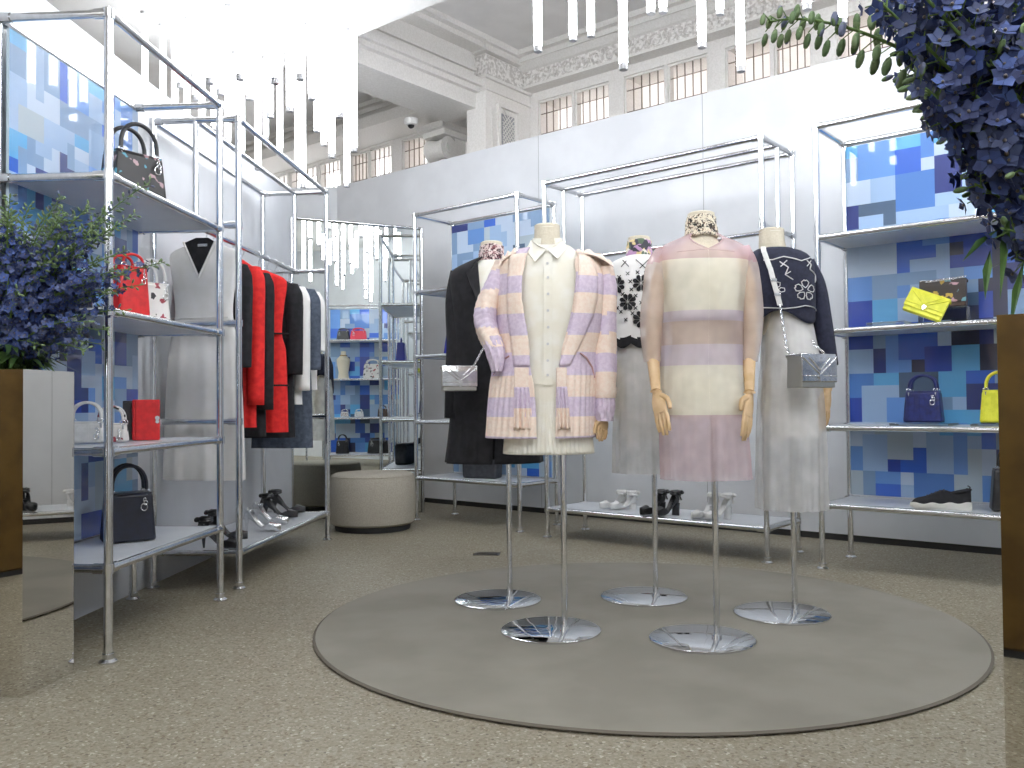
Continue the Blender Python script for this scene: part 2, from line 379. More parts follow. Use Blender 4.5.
# beam from the pier into the room
b=B()
s1=SP-.12; s0=s1-.5
wbox(b,s0,s1,-3.4,DP+.1,3.76,ZC)
wbox(b,s0-.05,s1+.05,-3.4,DP,3.90,3.95); wbox(b,s0-.09,s1+.09,-3.4,DP,3.95,4.02); wbox(b,s0-.03,s1+.03,-3.4,DP,4.10,4.13)
wbox(b,s0-.16,s1+.16,-3.4,DP,ZC-.10,ZC-.05);wbox(b,s0-.22,s1+.22,-3.4,DP,ZC-.05,ZC)
struct('trim_4',b,['plaster'])
# lower soffit left of the beam and big scroll bracket
b=B(); wbox(b,-9.4,s0,OD-.5,OD,ZW1+.03,ZW1+.15)
struct('trim_5',b,['plaster'])
b=B()
sb=-4.35
wbox(b,sb-.19,sb+.19,OD-.42,OD,3.80,3.86); wbox(b,sb-.16,sb+.16,OD-.36,OD,3.74,3.80)
pts=[wp(sb-.13,OD-.26,3.62)+A2*t*.26 for t in(0,.15,.3,.5,.7,.85,1)]
b.tube(pts,[.12,.11,.10,.095,.10,.11,.12],18)
b.tube([wp(sb-.13,OD-.14,3.45)+A2*t*.26 for t in(0,.5,1)],[.07,.06,.07],14)
wbox(b,sb-.12,sb+.12,OD-.16,OD,3.3,3.75); wbox(b,sb-.16,sb+.16,OD-.30,OD,3.38,3.41)
for z in(3.62,):
    for e in(-.135,.135): b.tube([wp(sb+e-.01,OD-.26,z),wp(sb+e+.01,OD-.26,z)],[.055,.055],14)
struct('trim_6',b,['plaster'])
# ---------------------------------------------------------------- ceiling raft with recess
RZ=3.68; RC=fl(232,88,RZ)
def rbox(bl,s0,s1,t0,t1,z0,z1):  # s along A2, t along -B2
    c=RC+A2*(s0+s1)/2-B2*(t0+t1)/2; bl.box((c.x,c.y,(z0+z1)/2),(s1-s0,t1-t0,z1-z0),AZ)
rc=fl(242,19,RZ); d=rc-RC; rs,rt=d.dot(A2),-d.dot(B2)
b=B()
rbox(b,0,rs,0,9.0,RZ,RZ+.26); rbox(b,rs,9,0,rt,RZ,RZ+.26)
rbox(b,rs+3.,9,rt,9.0,RZ,RZ+.26); rbox(b,rs,rs+3.,rt+3.2,9,RZ,RZ+.26)
b.mi=1
c=RC+A2*(rs+.18)-B2*(rt+.004); b.box((c.x,c.y,RZ+.10),(.22,.008,.05),AZ)
struct('trim_7',b,['ceil','dark'])
# ---------------------------------------------------------------- light tubes
def tube_light(x,yb,Y,label,grp,top=RZ,mt='tube'):
    p=at(x,yb,Y); T=thing('light_tube',label,'light tube',(p.x,p.y,p.z),0,grp)
    q=B(); q.tube([(0,0,.03),(0,0,top-p.z-.02)],.0215,12); q.build('glowing_tube',mt,T)
    q=B(); q.tube([(0,0,0),(0,0,.03)],.022,12); q.build('end_cap','tubecap',T)
    q=B(); q.tube([(0,0,top-p.z-.02),(0,0,top-p.z)],.028,12); q.build('ceiling_cap','tubecap',T)
LT=[(145,90,6.0),(163,101,6.2),(175,112,5.7),(187,117,6.1),(202,124,5.6),(214,130,6.2),(228,142,5.9),(242,155,6.5),(258,170,5.7),(280,152,6.3),(298,172,5.8),(303,188,6.2),(317,132,5.6),(324,146,5.9),(332,158,5.6),(347,187,6.3),(354,152,5.5),(270,118,5.2),(250,100,5.1),(220,95,5.0),(290,112,5.05),(312,100,4.9),(236,120,6.7),(266,140,6.8),(196,100,5.2),(180,88,5.1),(340,118,5.0),(210,84,4.7),(240,80,4.6),(275,84,4.5),(300,80,4.5)]
for x,yb,Y in LT:
    tube_light(x,yb,Y,'slim white light tube in the dense cluster hanging at upper left, over the clothes rail','cluster of light tubes over the clothes rail',mt='tube_soft')
RT=[(538,52,4.5,'first light tube from the left in the front row, ending above the window band'),
(573,41,4.7,'second light tube from the left in the front row, just left of a shorter twin'),
(591,37,4.9,'third light tube in the front row, slightly shorter than its left neighbour'),
(623.5,70,4.3,'long light tube left of centre in the front row, reaching over the windows'),
(651,14,4.4,'very short visible light tube, left one of the pair at the top middle'),
(663,13,4.6,'very short visible light tube, right one of the pair at the top middle'),
(702,48,4.4,'medium light tube right of the short pair at top middle'),
(720,15,4.7,'short thin light tube between the medium and the longest right-hand tubes'),
(741,72,4.35,'longest light tube at right, hanging in front of the window mullion'),
(807,10,4.4,'light tube just above the drooping flower spike at upper right'),
(843,24,4.4,'rightmost light tube, half hidden by the tall blue flowers')]
for x,yb,Y,l in RT: tube_light(x,yb,Y,l,'front row of hanging light tubes')
# row carried on out of view, tubes added there to brighten mannequin fronts
def fill_tube(x,y,zb,label,grp):
    T=thing('light_tube',label,'light tube',(x,y,zb),0,grp)
    q=B(); q.tube([(0,0,.03),(0,0,RZ-zb-.02)],.0215,12); q.build('glowing_tube','tube_fill',T)
    q=B(); q.tube([(0,0,0),(0,0,.03)],.022,12); q.build('end_cap','tubecap',T)
    q=B(); q.tube([(0,0,RZ-zb-.02),(0,0,RZ-zb)],.028,12); q.build('ceiling_cap','tubecap',T)
for k in range(30): fill_tube(-1.1+.42*(k%6)+.1*(k//6),1.9-.75*(k//6)-.2*(k%2),2.75+.16*((k*5)%5),'unseen light tube added over the front of the shop to brighten the mannequins','unseen fill tubes over the shop front')
for k in range(18): fill_tube(2.45+.30*(k%4)+.08*(k//4),3.35-.42*(k//4)+.12*(k%2),2.62+.15*((k*7)%5),'light tube added at the right side to brighten the reflection in the corner mirror','added fill tubes at the right side')  # out-of-frame cluster added to brighten what the corner mirror reflects
# security dome camera
T=thing('dome_camera','small white dome camera with black lens under the beam soffit','camera',at(411,122,8.6))
q=B(); q.lathe([(.07,.03),(.075,.0),(.06,-.03),(.03,-.035)],n=20); q.build('housing','whitel',T)
q=B(); q.ell((0,0,-.03),(.035,.035,.035)); q.build('lens','black',T)
# ---------------------------------------------------------------- outside
T=thing('street_building','pink and white stone building across the street, seen through the high windows','building',tuple(wp(0,9,0)),AZ)
q=B(); q.box((-2,0,3.2),(40,.6,6.4)); q.build('facade_wall','fbrick',T)
q=B()
for z in(2.2,4.3,5.4,6.4): q.box((-2,-.4,z),(40,.4,.22))
q.build('stone_band','fstone',T)
for k in range(22):
    q=B(); q.box((-20+k*1.7,-.31,4.75),(.7,.06,1.1),mi=0); q.mi=1
    q.box((-20+k*1.7,-.34,5.25),(.95,.1,.12)); q.box((-20+k*1.7,-.34,4.22),(.95,.1,.1)); q.build('window',['fwin','fstone'],T)
# ---------------------------------------------------------------- rug
b=B(); n=128; b.lathe([(1.305,0.0),(1.32,.004),(1.322,.008),(1.312,.013)],n=n,mi=1,cap=False); b.lathe([(1.312,.013),(.6,.0132),(.0001,.0132)],n=n,cap=False)
o=b.build('round_rug',['rug','rugedge']); o.location=(.529,3.80,0); o.scale=(1.035,1.0,1); tag(o,'large round grey felt rug lying on the speckled floor under the mannequins','rug')
b=B(); p=fl(487,554); b.box((p.x,p.y,.002),(.16,.11,.004),-.1,mi=0)
for k in range(4): b.box((p.x,p.y-.04+.027*k,.0042),(.13,.004,.0006),-.1,mi=1)
o=b.build('floor_outlet_plate',['pewter','dark']); tag(o,'small flat metal outlet cover set in the floor behind the rug','outlet cover')
# ---------------------------------------------------------------- racks
RR=.0165
PAL=[srgb(*c) for c in((38,92,190),(24,58,150),(20,40,110),(22,28,62),(92,140,205),(150,178,212),(182,200,222),(120,150,185),(70,120,190),(90,165,215),(60,84,110),(170,186,198))]
CW=.055
def mosaic(bl_x0,x1,z0,z1,y,seed,pale=0.):
    """printed acrylic panel: mesh with one face per printed rectangle cell"""
    rnd=random.Random(seed); cw=CW; nx=max(2,round((x1-bl_x0)/cw)); nz=max(2,round((z1-z0)/cw))
    g=[[rnd.choice(PAL[4:8] if rnd.random()<.35+pale else PAL) for i in range(nx)] for j in range(nz)]
    for j in range(0,nz,2):
        for i in range(0,nx,2):
            c=rnd.choice(PAL[5:8] if rnd.random()<pale else PAL)
            for jj in range(j,min(nz,j+2)):
                for ii in range(i,min(nx,i+2)): g[jj][ii]=c
    for k in range(int(nx*nz/5.5)):
        w=rnd.choice((1,2,2,3,3)); h=rnd.choice((1,2,2,3,3,4)); i=rnd.randrange(-1,nx); j=rnd.randrange(-1,nz); t=j/nz
        if rnd.random()<pale: c=rnd.choice(PAL[4:8]+[PAL[11],PAL[9]])
        else: c=rnd.choice(PAL if rnd.random()<.6 else PAL[:3]+PAL[4:6]+[PAL[8]])
        f=.9+rnd.random()*.2; c=tuple(min(1,q*f) for q in c)
        for jj in range(max(0,j),min(nz,j+h)):
            for ii in range(max(0,i),min(nx,i+w)): g[jj][ii]=c
    q=B(); bm=q.bm; cl=bm.loops.layers.float_color.new('Col')
    V=[[bm.verts.new((bl_x0+(x1-bl_x0)*i/nx,y,z0+(z1-z0)*j/nz)) for i in range(nx+1)] for j in range(nz+1)]
    for j in range(nz):
        for i in range(nx):
            f=bm.faces.new((V[j][i],V[j][i+1],V[j+1][i+1],V[j+1][i])); f.smooth=False
            for lo in f.loops: lo[cl]=(*g[j][i],1)
    # body behind the print
    A=[bm.verts.new((x,y+.012,z)) for x,z in((bl_x0,z0),(x1,z0),(x1,z1),(bl_x0,z1))]
    Fr=[bm.verts.new((x,y,z)) for x,z in((bl_x0,z0),(x1,z0),(x1,z1),(bl_x0,z1))]
    for vs in((A[3],A[2],A[1],A[0]),*[(Fr[k],A[k],A[(k+1)%4],Fr[(k+1)%4]) for k in range(4)]):
        f=bm.faces.new(vs); f.smooth=False
        for lo in f.loops: lo[cl]=(.55,.68,.78,1)
    return q
def rack(label,x0,y0,ang,L,D,levels,top,panel=None,seed=1,mid=False,bars=(),ends=(),pale=0.,name='display_rack',cat='display rack'):
    T=thing(name,label,cat,(x0,y0,0),ang)
    for i,(x,y) in enumerate(((0,0),(L,0),(L,D),(0,D))):
        q=B(); q.tube([(x,y,.012),(x,y,top+.012)],RR,14); po=q.build('post','chrome',T)
        q=B(); q.lathe([(.033,0),(.033,.007),(.021,.016),(.021,.035)],(x,y,0),18); q.build('foot','chrome',po)
        for z in list(levels)+[top]+list(ends):
            q=B(); q.tube([(x,y,z-.017),(x,y,z+.017)],.0215,14)
            sx=1 if x==0 else -1; sy=1 if y==0 else -1
            if z not in ends: q.tube([(x,y,z),(x+sx*.055,y,z)],.0195,12)
            q.tube([(x,y,z),(x,y+sy*.055,z)],.0195,12)
            q.build('joint','chrome',po)
    for z in list(levels)+[top]:
        for A_,C_ in(((0,0),(L,0)),((0,D),(L,D)),((0,0),(0,D)),((L,0),(L,D))):
            q=B(); q.tube([(*A_,z),(*C_,z)],RR*.92,14); q.build('rail','chrome',T)
    for z in levels:
        q=B(); q.box((L/2,D/2,z+.004),(L-.03,D-.03,.022)); q.build('shelf','shelf',T)
    if mid:
        q=B(); q.tube([(0,D/2,top),(L,D/2,top)],RR*.92,14); q.build('rail','chrome',T)
    for z in ends:
        for x in(0,L):
            q=B(); q.tube([(x,0,z),(x,D,z)],RR*.92,14); q.build('rail','chrome',T)
    for z in bars:
        q=B(); q.tube([(0,D/2,z),(L,D/2,z)],RR*.95,14); q.build('hanging_bar','chrome',T)
        for x in(0,L):
            q=B(); q.tube([(x,D/2,z),(x,D/2,top)],RR*.9,14); q.build('hanger_post','chrome',T)
            q=B(); q.tube([(x,D/2-.03,z),(x,D/2+.03,z)],.021,12); q.build('joint','chrome',T)
    if panel:
        z0,z1=panel; q=mosaic(.02,L-.02,z0,z1,D-.035,seed,pale); q.build('mosaic_panel','mosaic',T)
    return T
def rp(T,x,y,z): return Matrix.Translation(T.location)@T.rotation_euler.to_matrix().to_4x4()@Vector((x,y,z))
lv1=[.347,.78,1.305,1.816]
R1=rack('chrome tube rack with white shelves and blue mosaic back, nearest on the left wall',-1.505,3.255,1.497,1.02,.44,lv1,2.428,(.375,2.40),11,pale=.45)
R2=rack('chrome clothes rack with hanging bar and one low white shelf, beside the tall mirror',-1.419,4.534,1.496,1.60,.46,[.184],2.445,mid=True,bars=(1.89,),ends=(1.89,1.375,.865),name='clothes_rack',cat='clothes rack')
CW=.062
R3=rack('chrome shelf rack with blue mosaic back, just right of the pouf',-.785,7.118,-.70,1.09,.45,[.344,.799,1.33,1.857],2.487,(.37,2.46),23,pale=.55)
R4=rack('wide open chrome rack with triple top bars and low shoe shelf behind the mannequins',.24,6.155,-.70,1.62,.46,[.199],2.499,mid=True,bars=(1.98,),ends=(1.98,),name='open_rack',cat='display rack')
CW=.072
R5=rack('chrome shelf rack with blue mosaic back, holding bright yellow bags at right',1.735,4.923,-.70,1.1,.46,[.357,.792,1.334,1.866],2.498,(.385,2.47),5,pale=.25)
# ---------------------------------------------------------------- mirror panel
MB_=math.radians(25.8); MA=Vector((-1.80,7.14,0)); MT=Vector((math.cos(MB_),math.sin(MB_),0)); MN=Vector((math.sin(MB_),-math.cos(MB_),0))
ML=1.13; MH=2.485
T=thing('wall_mirror','tall frameless-looking mirror panel with steel edge standing in the corner behind the pouf','mirror',tuple(MA),MB_)
q=B(); q.box((ML/2,.03,MH/2),(ML,.03,MH)); q.build('backing','pewter',T)
q=B(); q.sm=False
vs=[q.bm.verts.new(p) for p in((.015,.0135,.01),(ML-.015,.0135,.01),(ML-.015,.0135,MH-.01),(.015,.0135,MH-.01))]; q._f(vs,0,False)
vs2=[q.bm.verts.new(p) for p in((.015,.0149,.01),(ML-.015,.0149,.01),(ML-.015,.0149,MH-.01),(.015,.0149,MH-.01))]; q._f(vs2[::-1],0,False)
for k in range(4): q._f([vs[k],vs2[k],vs2[(k+1)%4],vs[(k+1)%4]],0,False)
q.build('mirror_glass','mirror',T)
for a_,c_ in(((0,0,0),(0,0,MH)),((ML,0,0),(ML,0,MH)),((0,0,MH),(ML,0,MH))):
    q=B(); q.tube([a_,c_],.012,10); q.build('frame_tube','chrome',T)
# wall return closing the gap behind the mirror's right edge
# side rack, outside the frame, whose reflection fills the mirror
def refl(p):
    d=(Vector(p)-MA).dot(MN); return Vector(p)-2*d*MN
vz=13.4; vc=Vector(((361-512)/F*vz,vz,0)); rcn=refl(vc); 
ex=refl(vc+Vector((1,0,0)))-rcn   # virtual right direction
R6L=1.12
# its front faces the mirror: local x = -ex so that local y points away from the mirror
fx=-ex; R6a=math.atan2(fx.y,fx.x); o6=rcn-fx*R6L/2

CW=.075
R6=rack('chrome shelf rack with blue mosaic back seen reflected in the corner mirror',o6.x,o6.y,R6a,R6L,.42,[.16,.73,1.33,1.93],2.47,(.19,2.45),31,pale=.2)
# ---------------------------------------------------------------- pouf
T=thing('round_pouf','round taupe upholstered pouf on a dark base in front of the corner mirror','pouf',(-1.07,6.68,0))
q=B(); q.lathe([(.0001,.04),(.26,.04),(.30,.045),(.318,.06),(.326,.12),(.330,.22),(.326,.32),(.318,.39),(.305,.415),(.285,.425),(.15,.432),(.0001,.434)],n=56,cap=False); q.build('cushion','otto',T)
q=B(); q.lathe([(.28,0),(.285,.02),(.28,.045)],n=40); q.build('base','black',T)
q=B(); 
q.tube([(.312*math.cos(t*2*PI/56),.312*math.sin(t*2*PI/56),.407) for t in range(56)],.004,6,closed=True); q.build('piping','otto',T)
# ---------------------------------------------------------------- plinths (polished) and flowers
def plinth(label,corner,ang,w,d,h):
    T=thing('mirrored_plinth',label,'plinth',corner,ang)
    q=B(); q.box((w/2,d/2,h/2),(w,d,h)); q.build('body','plinthm',T)
    return T
# left: right-hand face runs along the left wall
la=math.atan2(.9995,-.03); 
T1=plinth('mirror-clad plinth under the blue flowers at the left edge',(-1.9466,2.911,0),-.115,.34,.275,1.075)
T2=plinth('mirror-clad plinth at the right edge under the tall dark blue flowers',(.718,1.29,0),AZ+.0,.42,.42,1.073)
# brass drums that the plinths mirror
def drum(label,loc,r,h):
    T=thing('brass_drum',label,'display drum',loc)
    q=B(); q.lathe([(r-.02,.0),(r-.02,.03)],n=48); q.build('base','black',T)
    q=B(); q.lathe([(r-.01,.03),(r,.04),(r,h-.01),(r-.01,h),(.0001,h)],n=48,cap=False); q.build('body','brass',T)
drum('large brass drum reflected in the left plinth',(-3.85,1.0,0),.62,1.7)
drum('large brass drum reflected in the right plinth',(-1.35,-.62,0),.62,1.9)
# flowers
def floret(q,c,dirn,r,mi,rnd,n=5):
    d=dirn.normalized(); a=d.orthogonal().normalized(); b2=d.cross(a)
    ph=rnd.random()*6.28
    c0=q.bm.verts.new(c)
    for k in range(n):
        t=ph+2*PI*k/n
        e=a*math.cos(t)+b2*math.sin(t); f=-a*math.sin(t)+b2*math.cos(t)
        cup=.25+.5*rnd.random()
        m1=c+(e*.6+d*cup*.45)*r+f*r*.42; m2=c+(e*.6+d*cup*.45)*r-f*r*.42; tip=c+(e*(1.05)+d*cup*.8)*r
        v=[c0,q.bm.verts.new(m2),q.bm.verts.new(tip),q.bm.verts.new(m1)]
        q._f(v,mi)
    q.ell(c+d*r*.15,(r*.16,)*3,5,4,mi=2)
def budd(q,c,dirn,r,mi):
    d=dirn.normalized(); R=d.to_track_quat('Z','Y').to_matrix()
    q.ell(c,(r*.45,r*.45,r),6,5,R,mi)
def spike(T,base,ctrl,tip,seed,dens=1.,fr=.019,f0=.3,f1=.85,sr=.004,droop=0.):
    rnd=random.Random(seed); base,ctrl,tip=Vector(base),Vector(ctrl),Vector(tip)
    def bz(t): return base*(1-t)**2+ctrl*2*t*(1-t)+tip*t*t
    n=18; pts=[bz(i/n) for i in range(n+1)]
    L=sum((pts[i+1]-pts[i]).length for i in range(n))
    q=B(); q.tube(pts,[sr*(1.15-.8*i/n) for i in range(n+1)],6,mi=0)
    nf=int(L*(1-f0)/.0105*dens)
    for k in range(nf):
        t=f0+(1-f0)*(k+rnd.random())/nf; p=bz(t); tg=(bz(min(1,t+.02))-bz(t-.02)).normalized()
        az=k*2.4+rnd.random(); a=tg.orthogonal().normalized(); b2=tg.cross(a); e=a*math.cos(az)+b2*math.sin(az)
        late=(t-f0)/(1-f0); s=fr*(1-.45*late**1.5)
        off=(.024+.013*rnd.random())*(1-.42*late)*(fr/.019)
        dn=(e+tg*(.2+.5*late)).normalized(); c=p+dn*off
        if droop: c.z-=droop*.012
        q.tube([p,p+dn*off*.9],[sr*.28,sr*.22],4,mi=0,cap=False)
        if t<f1: floret(q,c,dn,s*(.9+.3*rnd.random()),1 if rnd.random()<.65 else 4,rnd)
        else: budd(q,c,(dn if not droop else Vector((dn.x*.4,dn.y*.4,-1))),s*.82,3)
    for k in range(5):
        t=.02+f0*.9*rnd.random(); p=bz(t); az=rnd.random()*6.28
        e=Vector((math.cos(az),math.sin(az),.35)).normalized(); side=e.cross(Vector((0,0,1))).normalized(); ll=.10+.06*rnd.random()
        w=.012
        a_=[q.bm.verts.new(p),q.bm.verts.new(p+e*ll*.45+side*w),q.bm.verts.new(p+e*ll+Vector((0,0,-ll*.45))),q.bm.verts.new(p+e*ll*.45-side*w)]
        q._f(a_,5)
    q.build('flower_spike',['stem','petal','pewter','bud','petal2','leaf'],T,inv(T),recalc=False)
# left bouquet on the left plinth
c1=T1.location; BC=Vector((c1.x+.20,c1.y+.13,1.079))
TB=thing('flower_bouquet','loose bouquet of small blue-violet flower spikes on the left plinth','flowers',tuple(BC))
rnd=random.Random(3)
tips=[(62,196),(90,206),(112,232),(150,182),(136,214),(165,262),(120,224),(30,205),(10,196),(-25,200),(-60,230),(45,215),(75,235),(128,250),(140,285),(100,300),(128,310),(82,330),(55,240),(20,240),(0,265),(40,280),(70,290),(98,260),(110,330),(-30,290),(86,350),(60,320),(25,310),(5,330),(40,345),(66,355),(18,350),(92,322),(104,345),(-10,340),(50,300),(118,292)]
for k in range(44):
    x=rnd.uniform(-40,128); y=rnd.uniform(205,352); 
    if x>95 and y>330: continue
    tips.append((x,y))
for i,(x,y) in enumerate(tips):
    Y=BC.y+rnd.uniform(-.24,.12)
    if y>320: Y=BC.y-.12+rnd.uniform(-.1,.05)
    tip=at(x,y,Y); tip.x=max(tip.x,-1.90); base=BC+Vector((rnd.uniform(-.07,.07),rnd.uniform(-.07,.07),-.0))
    ctrl=base*.5+tip*.5+Vector(((BC.x-tip.x)*.28,0,.10))
    spike(TB,base,ctrl,tip,i+10,1.3 if y<280 else 1.1,.0185,.12,rnd.uniform(.6,.85) if y<260 else .92)
# right bouquet: tall, close to the camera
c2=T2.location
BR=Vector((c2.x+.33,c2.y+.06,1.073))
TR=thing('flower_bouquet','tall dark blue delphinium bouquet towering at the upper right','flowers',tuple(BR))
rnd=random.Random(9)
tipr=[(768,22,1.42,1),(884,4,1.42,0),(862,-40,1.5,0),(905,-30,1.35,0),(930,-60,1.5,0),(955,-80,1.4,0),(980,-40,1.55,0),(1010,-60,1.35,0),(1040,-90,1.5,0),(1075,-20,1.4,0),(1100,60,1.4,0),(900,70,1.55,0),(925,60,1.35,0),(960,40,1.5,0),(990,60,1.3,0),(1020,90,1.5,0),(935,120,1.55,0),(960,150,1.35,0),(990,150,1.5,0),(1020,170,1.3,0),(915,30,1.45,0),(945,0,1.3,0),(1000,10,1.6,0),(1050,40,1.35,0),(1060,130,1.5,0),(975,100,1.6,0),(1005,210,1.35,0),(895,-20,1.6,0),(870,-60,1.3,0),(970,190,1.45,0)]
for k in range(30):
    y=rnd.uniform(-60,200); xl=868+(max(0,y)*.55); tipr.append((rnd.uniform(xl,1090),y,rnd.uniform(1.28,1.62),0))
for k in range(9): tipr.append((rnd.uniform(992,1090),rnd.uniform(170,262),rnd.uniform(1.3,1.5),0))
for k in range(16):
    y=rnd.uniform(0,190); tipr.append((880+y*.50+rnd.uniform(0,8),y,rnd.uniform(1.3,1.6),0))
for i,(x,y,Y,dr) in enumerate(tipr):
    tip=at(x,y,Y); base=BR+Vector((rnd.uniform(-.06,.06),rnd.uniform(-.05,.05),0))
    if dr: ctrl=at(900,-10,1.40)
    else: ctrl=base*.45+tip*.55+Vector((.02,0,.02))
    spike(TR,base,ctrl,tip,i+70,1.05 if not dr else 1.0,.024,.22 if y<100 else .45,.97 if not dr else .5,.0045,1. if dr else 0.)
for i,(x,y,x2,y2) in enumerate([(1000,228,962,262),(1010,200,1000,300),(990,250,985,300),(1024,260,1010,330)]):
    a_=at(x,y,1.36); c_=at(x2,y2,1.32); q=B(); m_=(a_+c_)/2; sd=Vector((.010,0,.004))
    for u in(-1,1):
        v=[q.bm.verts.new(a_),q.bm.verts.new(m_+sd*u+Vector((0,.004*u,.01))),q.bm.verts.new(c_)]; q._f(v)
    q.build('leaf','leaf',TR,inv(TR),recalc=False)
M['org_slp']=sheer('organza_sleeve_pink',srgb(240,208,212),.5)
# ================================================================ mannequins
class Mann:
    def __init__(s,px,py,label,rD=.205):
        p=fl(px,py); s.Y=p.y; s.X=p.x
        s.T=thing('mannequin',label,'mannequin',(p.x-.058,p.y,.0132)); s.I=inv(s.T); s.po=.058
        q=B(); q.lathe([(rD,.0),(rD,.007),(rD-.004,.010),(.02,.010),(.0001,.010)],n=72,cap=False); q.build('base_plate','mirrormet',s.T)
    def pole(s,ztop):
        q=B(); q.tube([(s.po,0,.008),(s.po,0,ztop)],.0125,16); q.lathe([(.02,.010),(.02,.022),(.0126,.024)],(s.po,0,0),n=20); q.build('pole','chrome',s.T)
    def w(s,x,y,dy=0.): return at(x,y,s.Y+dy)
    def rows(s,rows):
        """rows of (y, x left, x right, depth radius, y offset) -> [(z,(cx,rx,ry,cy))]"""
        R=[]
        for r in rows:
            y,xl,xr,ry=r[:4]; dy=r[4] if len(r)>4 else 0
            a,c=s.w(xl,y),s.w(xr,y); R.append(((a.z+c.z)/2,((a.x+c.x)/2,(c.x-a.x)/2,ry,s.Y+dy)))
        return R
    def surf(s,R,pad=0.,fold=None,e=2.3):
        def f(th,z):
            cx,rx,ry,cy=crom(R,z)
            c,sn=math.cos(th),math.sin(th)
            k=(abs(c)**e+abs(sn)**e)**(-1/e)
            g=1+(fold(th,z) if fold else 0)
            return Vector((cx+(rx*g+pad)*c*k,cy+(ry*g+pad)*sn*k,z))
        return f
    def loft(s,name,R,mats,pad=0.,fold=None,gap=None,z0=None,z1=None,n=72,dz=.012,matz=None,solid=0.,captop=False,e=2.3,hem=None,decor=None):
        zt=max(r[0] for r in R) if z1 is None else z1; zb=min(r[0] for r in R) if z0 is None else z0
        nv=max(2,int((zt-zb)/dz)); f=s.surf(R,pad,fold,e); q=B()
        def fn(u,v):
            z=zt+(zb-zt)*v
            if gap:
                tl,tr=gap(z); th=tr+(tl+2*PI-tr)*u   # from the right edge round the back to the left edge
            else: th=-PI/2+2*PI*u
            if hem: z=z+hem(th)*v**6
            return f(th,z)
        V=q.grid(fn,n,nv,closed=not gap,matf=(lambda u,v:matz(zt+(zb-zt)*v,u)) if matz else None)
        if captop and not gap: q._f(V[0][::-1],0)
        if decor: decor(q,f)
        return q.build(name,mats,s.T,s.I,solid=solid)
    def xth(s,R,x,y,e=2.3,pad=0):
        """angle on the front of the loft seen at pixel x in row y"""
        p=s.w(x,y); cx,rx,ry,cy=crom(R,p.z); 
        best=None
        for k in range(181):
            th=-PI+PI*k/180; c,sn=math.cos(th),math.sin(th); kk=(abs(c)**e+abs(sn)**e)**(-1/e)
            d=abs(cx+(rx+pad)*c*kk-p.x)
            if best is None or d<best[0]: best=(d,th)
        return best[1]
def drape(k=14,amp=.03,z0=1.2,z1=.5,ph=0.,k2=23):
    def f(th,z):
        t=max(0,min(1,(z0-z)/(z0-z1))); return amp*t*(math.sin(k*th+ph)+.5*math.sin(k2*th+1.3+ph))
    return f
def torso(m,cx,zt,bottom=.84,mat='form',bx=None,k=.85):
    R=[(zt,(cx,.052,.052,m.Y)),(zt-.03,(cx,.053,.053,m.Y)),(zt-.07,(cx,.056,.056,m.Y)),(zt-.11,(cx,.068,.06,m.Y)),(zt-.135,(cx,.10,.07,m.Y)),(zt-.155,(cx,.145,.08,m.Y)),(zt-.185,(cx,.172,.088,m.Y)),(zt-.26,(cx,.170,.105,m.Y)),
       (zt-.37,(cx,.158,.118,m.Y)),(zt-.45,(cx,.142,.105,m.Y)),(zt-.55,(cx,.125,.092,m.Y)),(zt-.68,(cx,.150,.105,m.Y)),(zt-.78,(cx,.160,.112,m.Y)),(bottom,(cx,.14,.10,m.Y)),(bottom-.015,(cx,.10,.08,m.Y))]
    R=[(z,(v[0],(v[1]*(1-(1-k)*smooth(max(0,min(1,(zt-.08-z)/.08))))),v[2]*(1-(1-k)*smooth(max(0,min(1,(zt-.08-z)/.08)))),v[3])) for z,v in R]
    if bx is not None:
        cb=m.w(bx,330).x; R=[(z,(cx+(cb-cx)*smooth(max(0,min(1,(zt-.05-z)/.22))),*v[1:])) for z,v in R]
    q=B(); f=m.surf(R); nv=70; n=48
    V=q.grid(lambda u,v:f(-PI/2+2*PI*u,zt+(bottom-.015-zt)*v),n,nv,closed=True)
    q._f(V[-1],0)
    c=q.bm.verts.new((cx,m.Y,zt+.006))
    ring=[q.bm.verts.new((cx+.045*math.cos(-PI/2+2*PI*k/n),m.Y+.045*math.sin(-PI/2+2*PI*k/n),zt+.005)) for k in range(n)]
    for k in range(n):
        q._f([V[0][k],V[0][(k+1)%n],ring[(k+1)%n],ring[k]]); q._f([ring[k],ring[(k+1)%n],c])
    q.build('torso_form',mat,m.T,m.I)
    q=B(); q.tube([(cx+.0525*math.cos(2*PI*k/36),m.Y+.0525*math.sin(2*PI*k/36),zt-.012) for k in range(36)],.0018,5,closed=True); q.build('neck_seam','cream',m.T,m.I)
def choker(m,cx,z0,z1,mat,r0=.059,r1=.066):
    q=B(); n=48
    def fn(u,v):
        th=2*PI*u; r=r1+(r0-r1)*v+.0015*math.sin(5*th+9*v)
        return Vector((cx+r*math.cos(th),m.Y+r*math.sin(th),z0+(z1-z0)*v+.003*math.sin(3*th)))
    q.grid(fn,n,10,closed=True); 
    o=q.build('neck_scarf',mat,m.T,m.I,solid=.003)
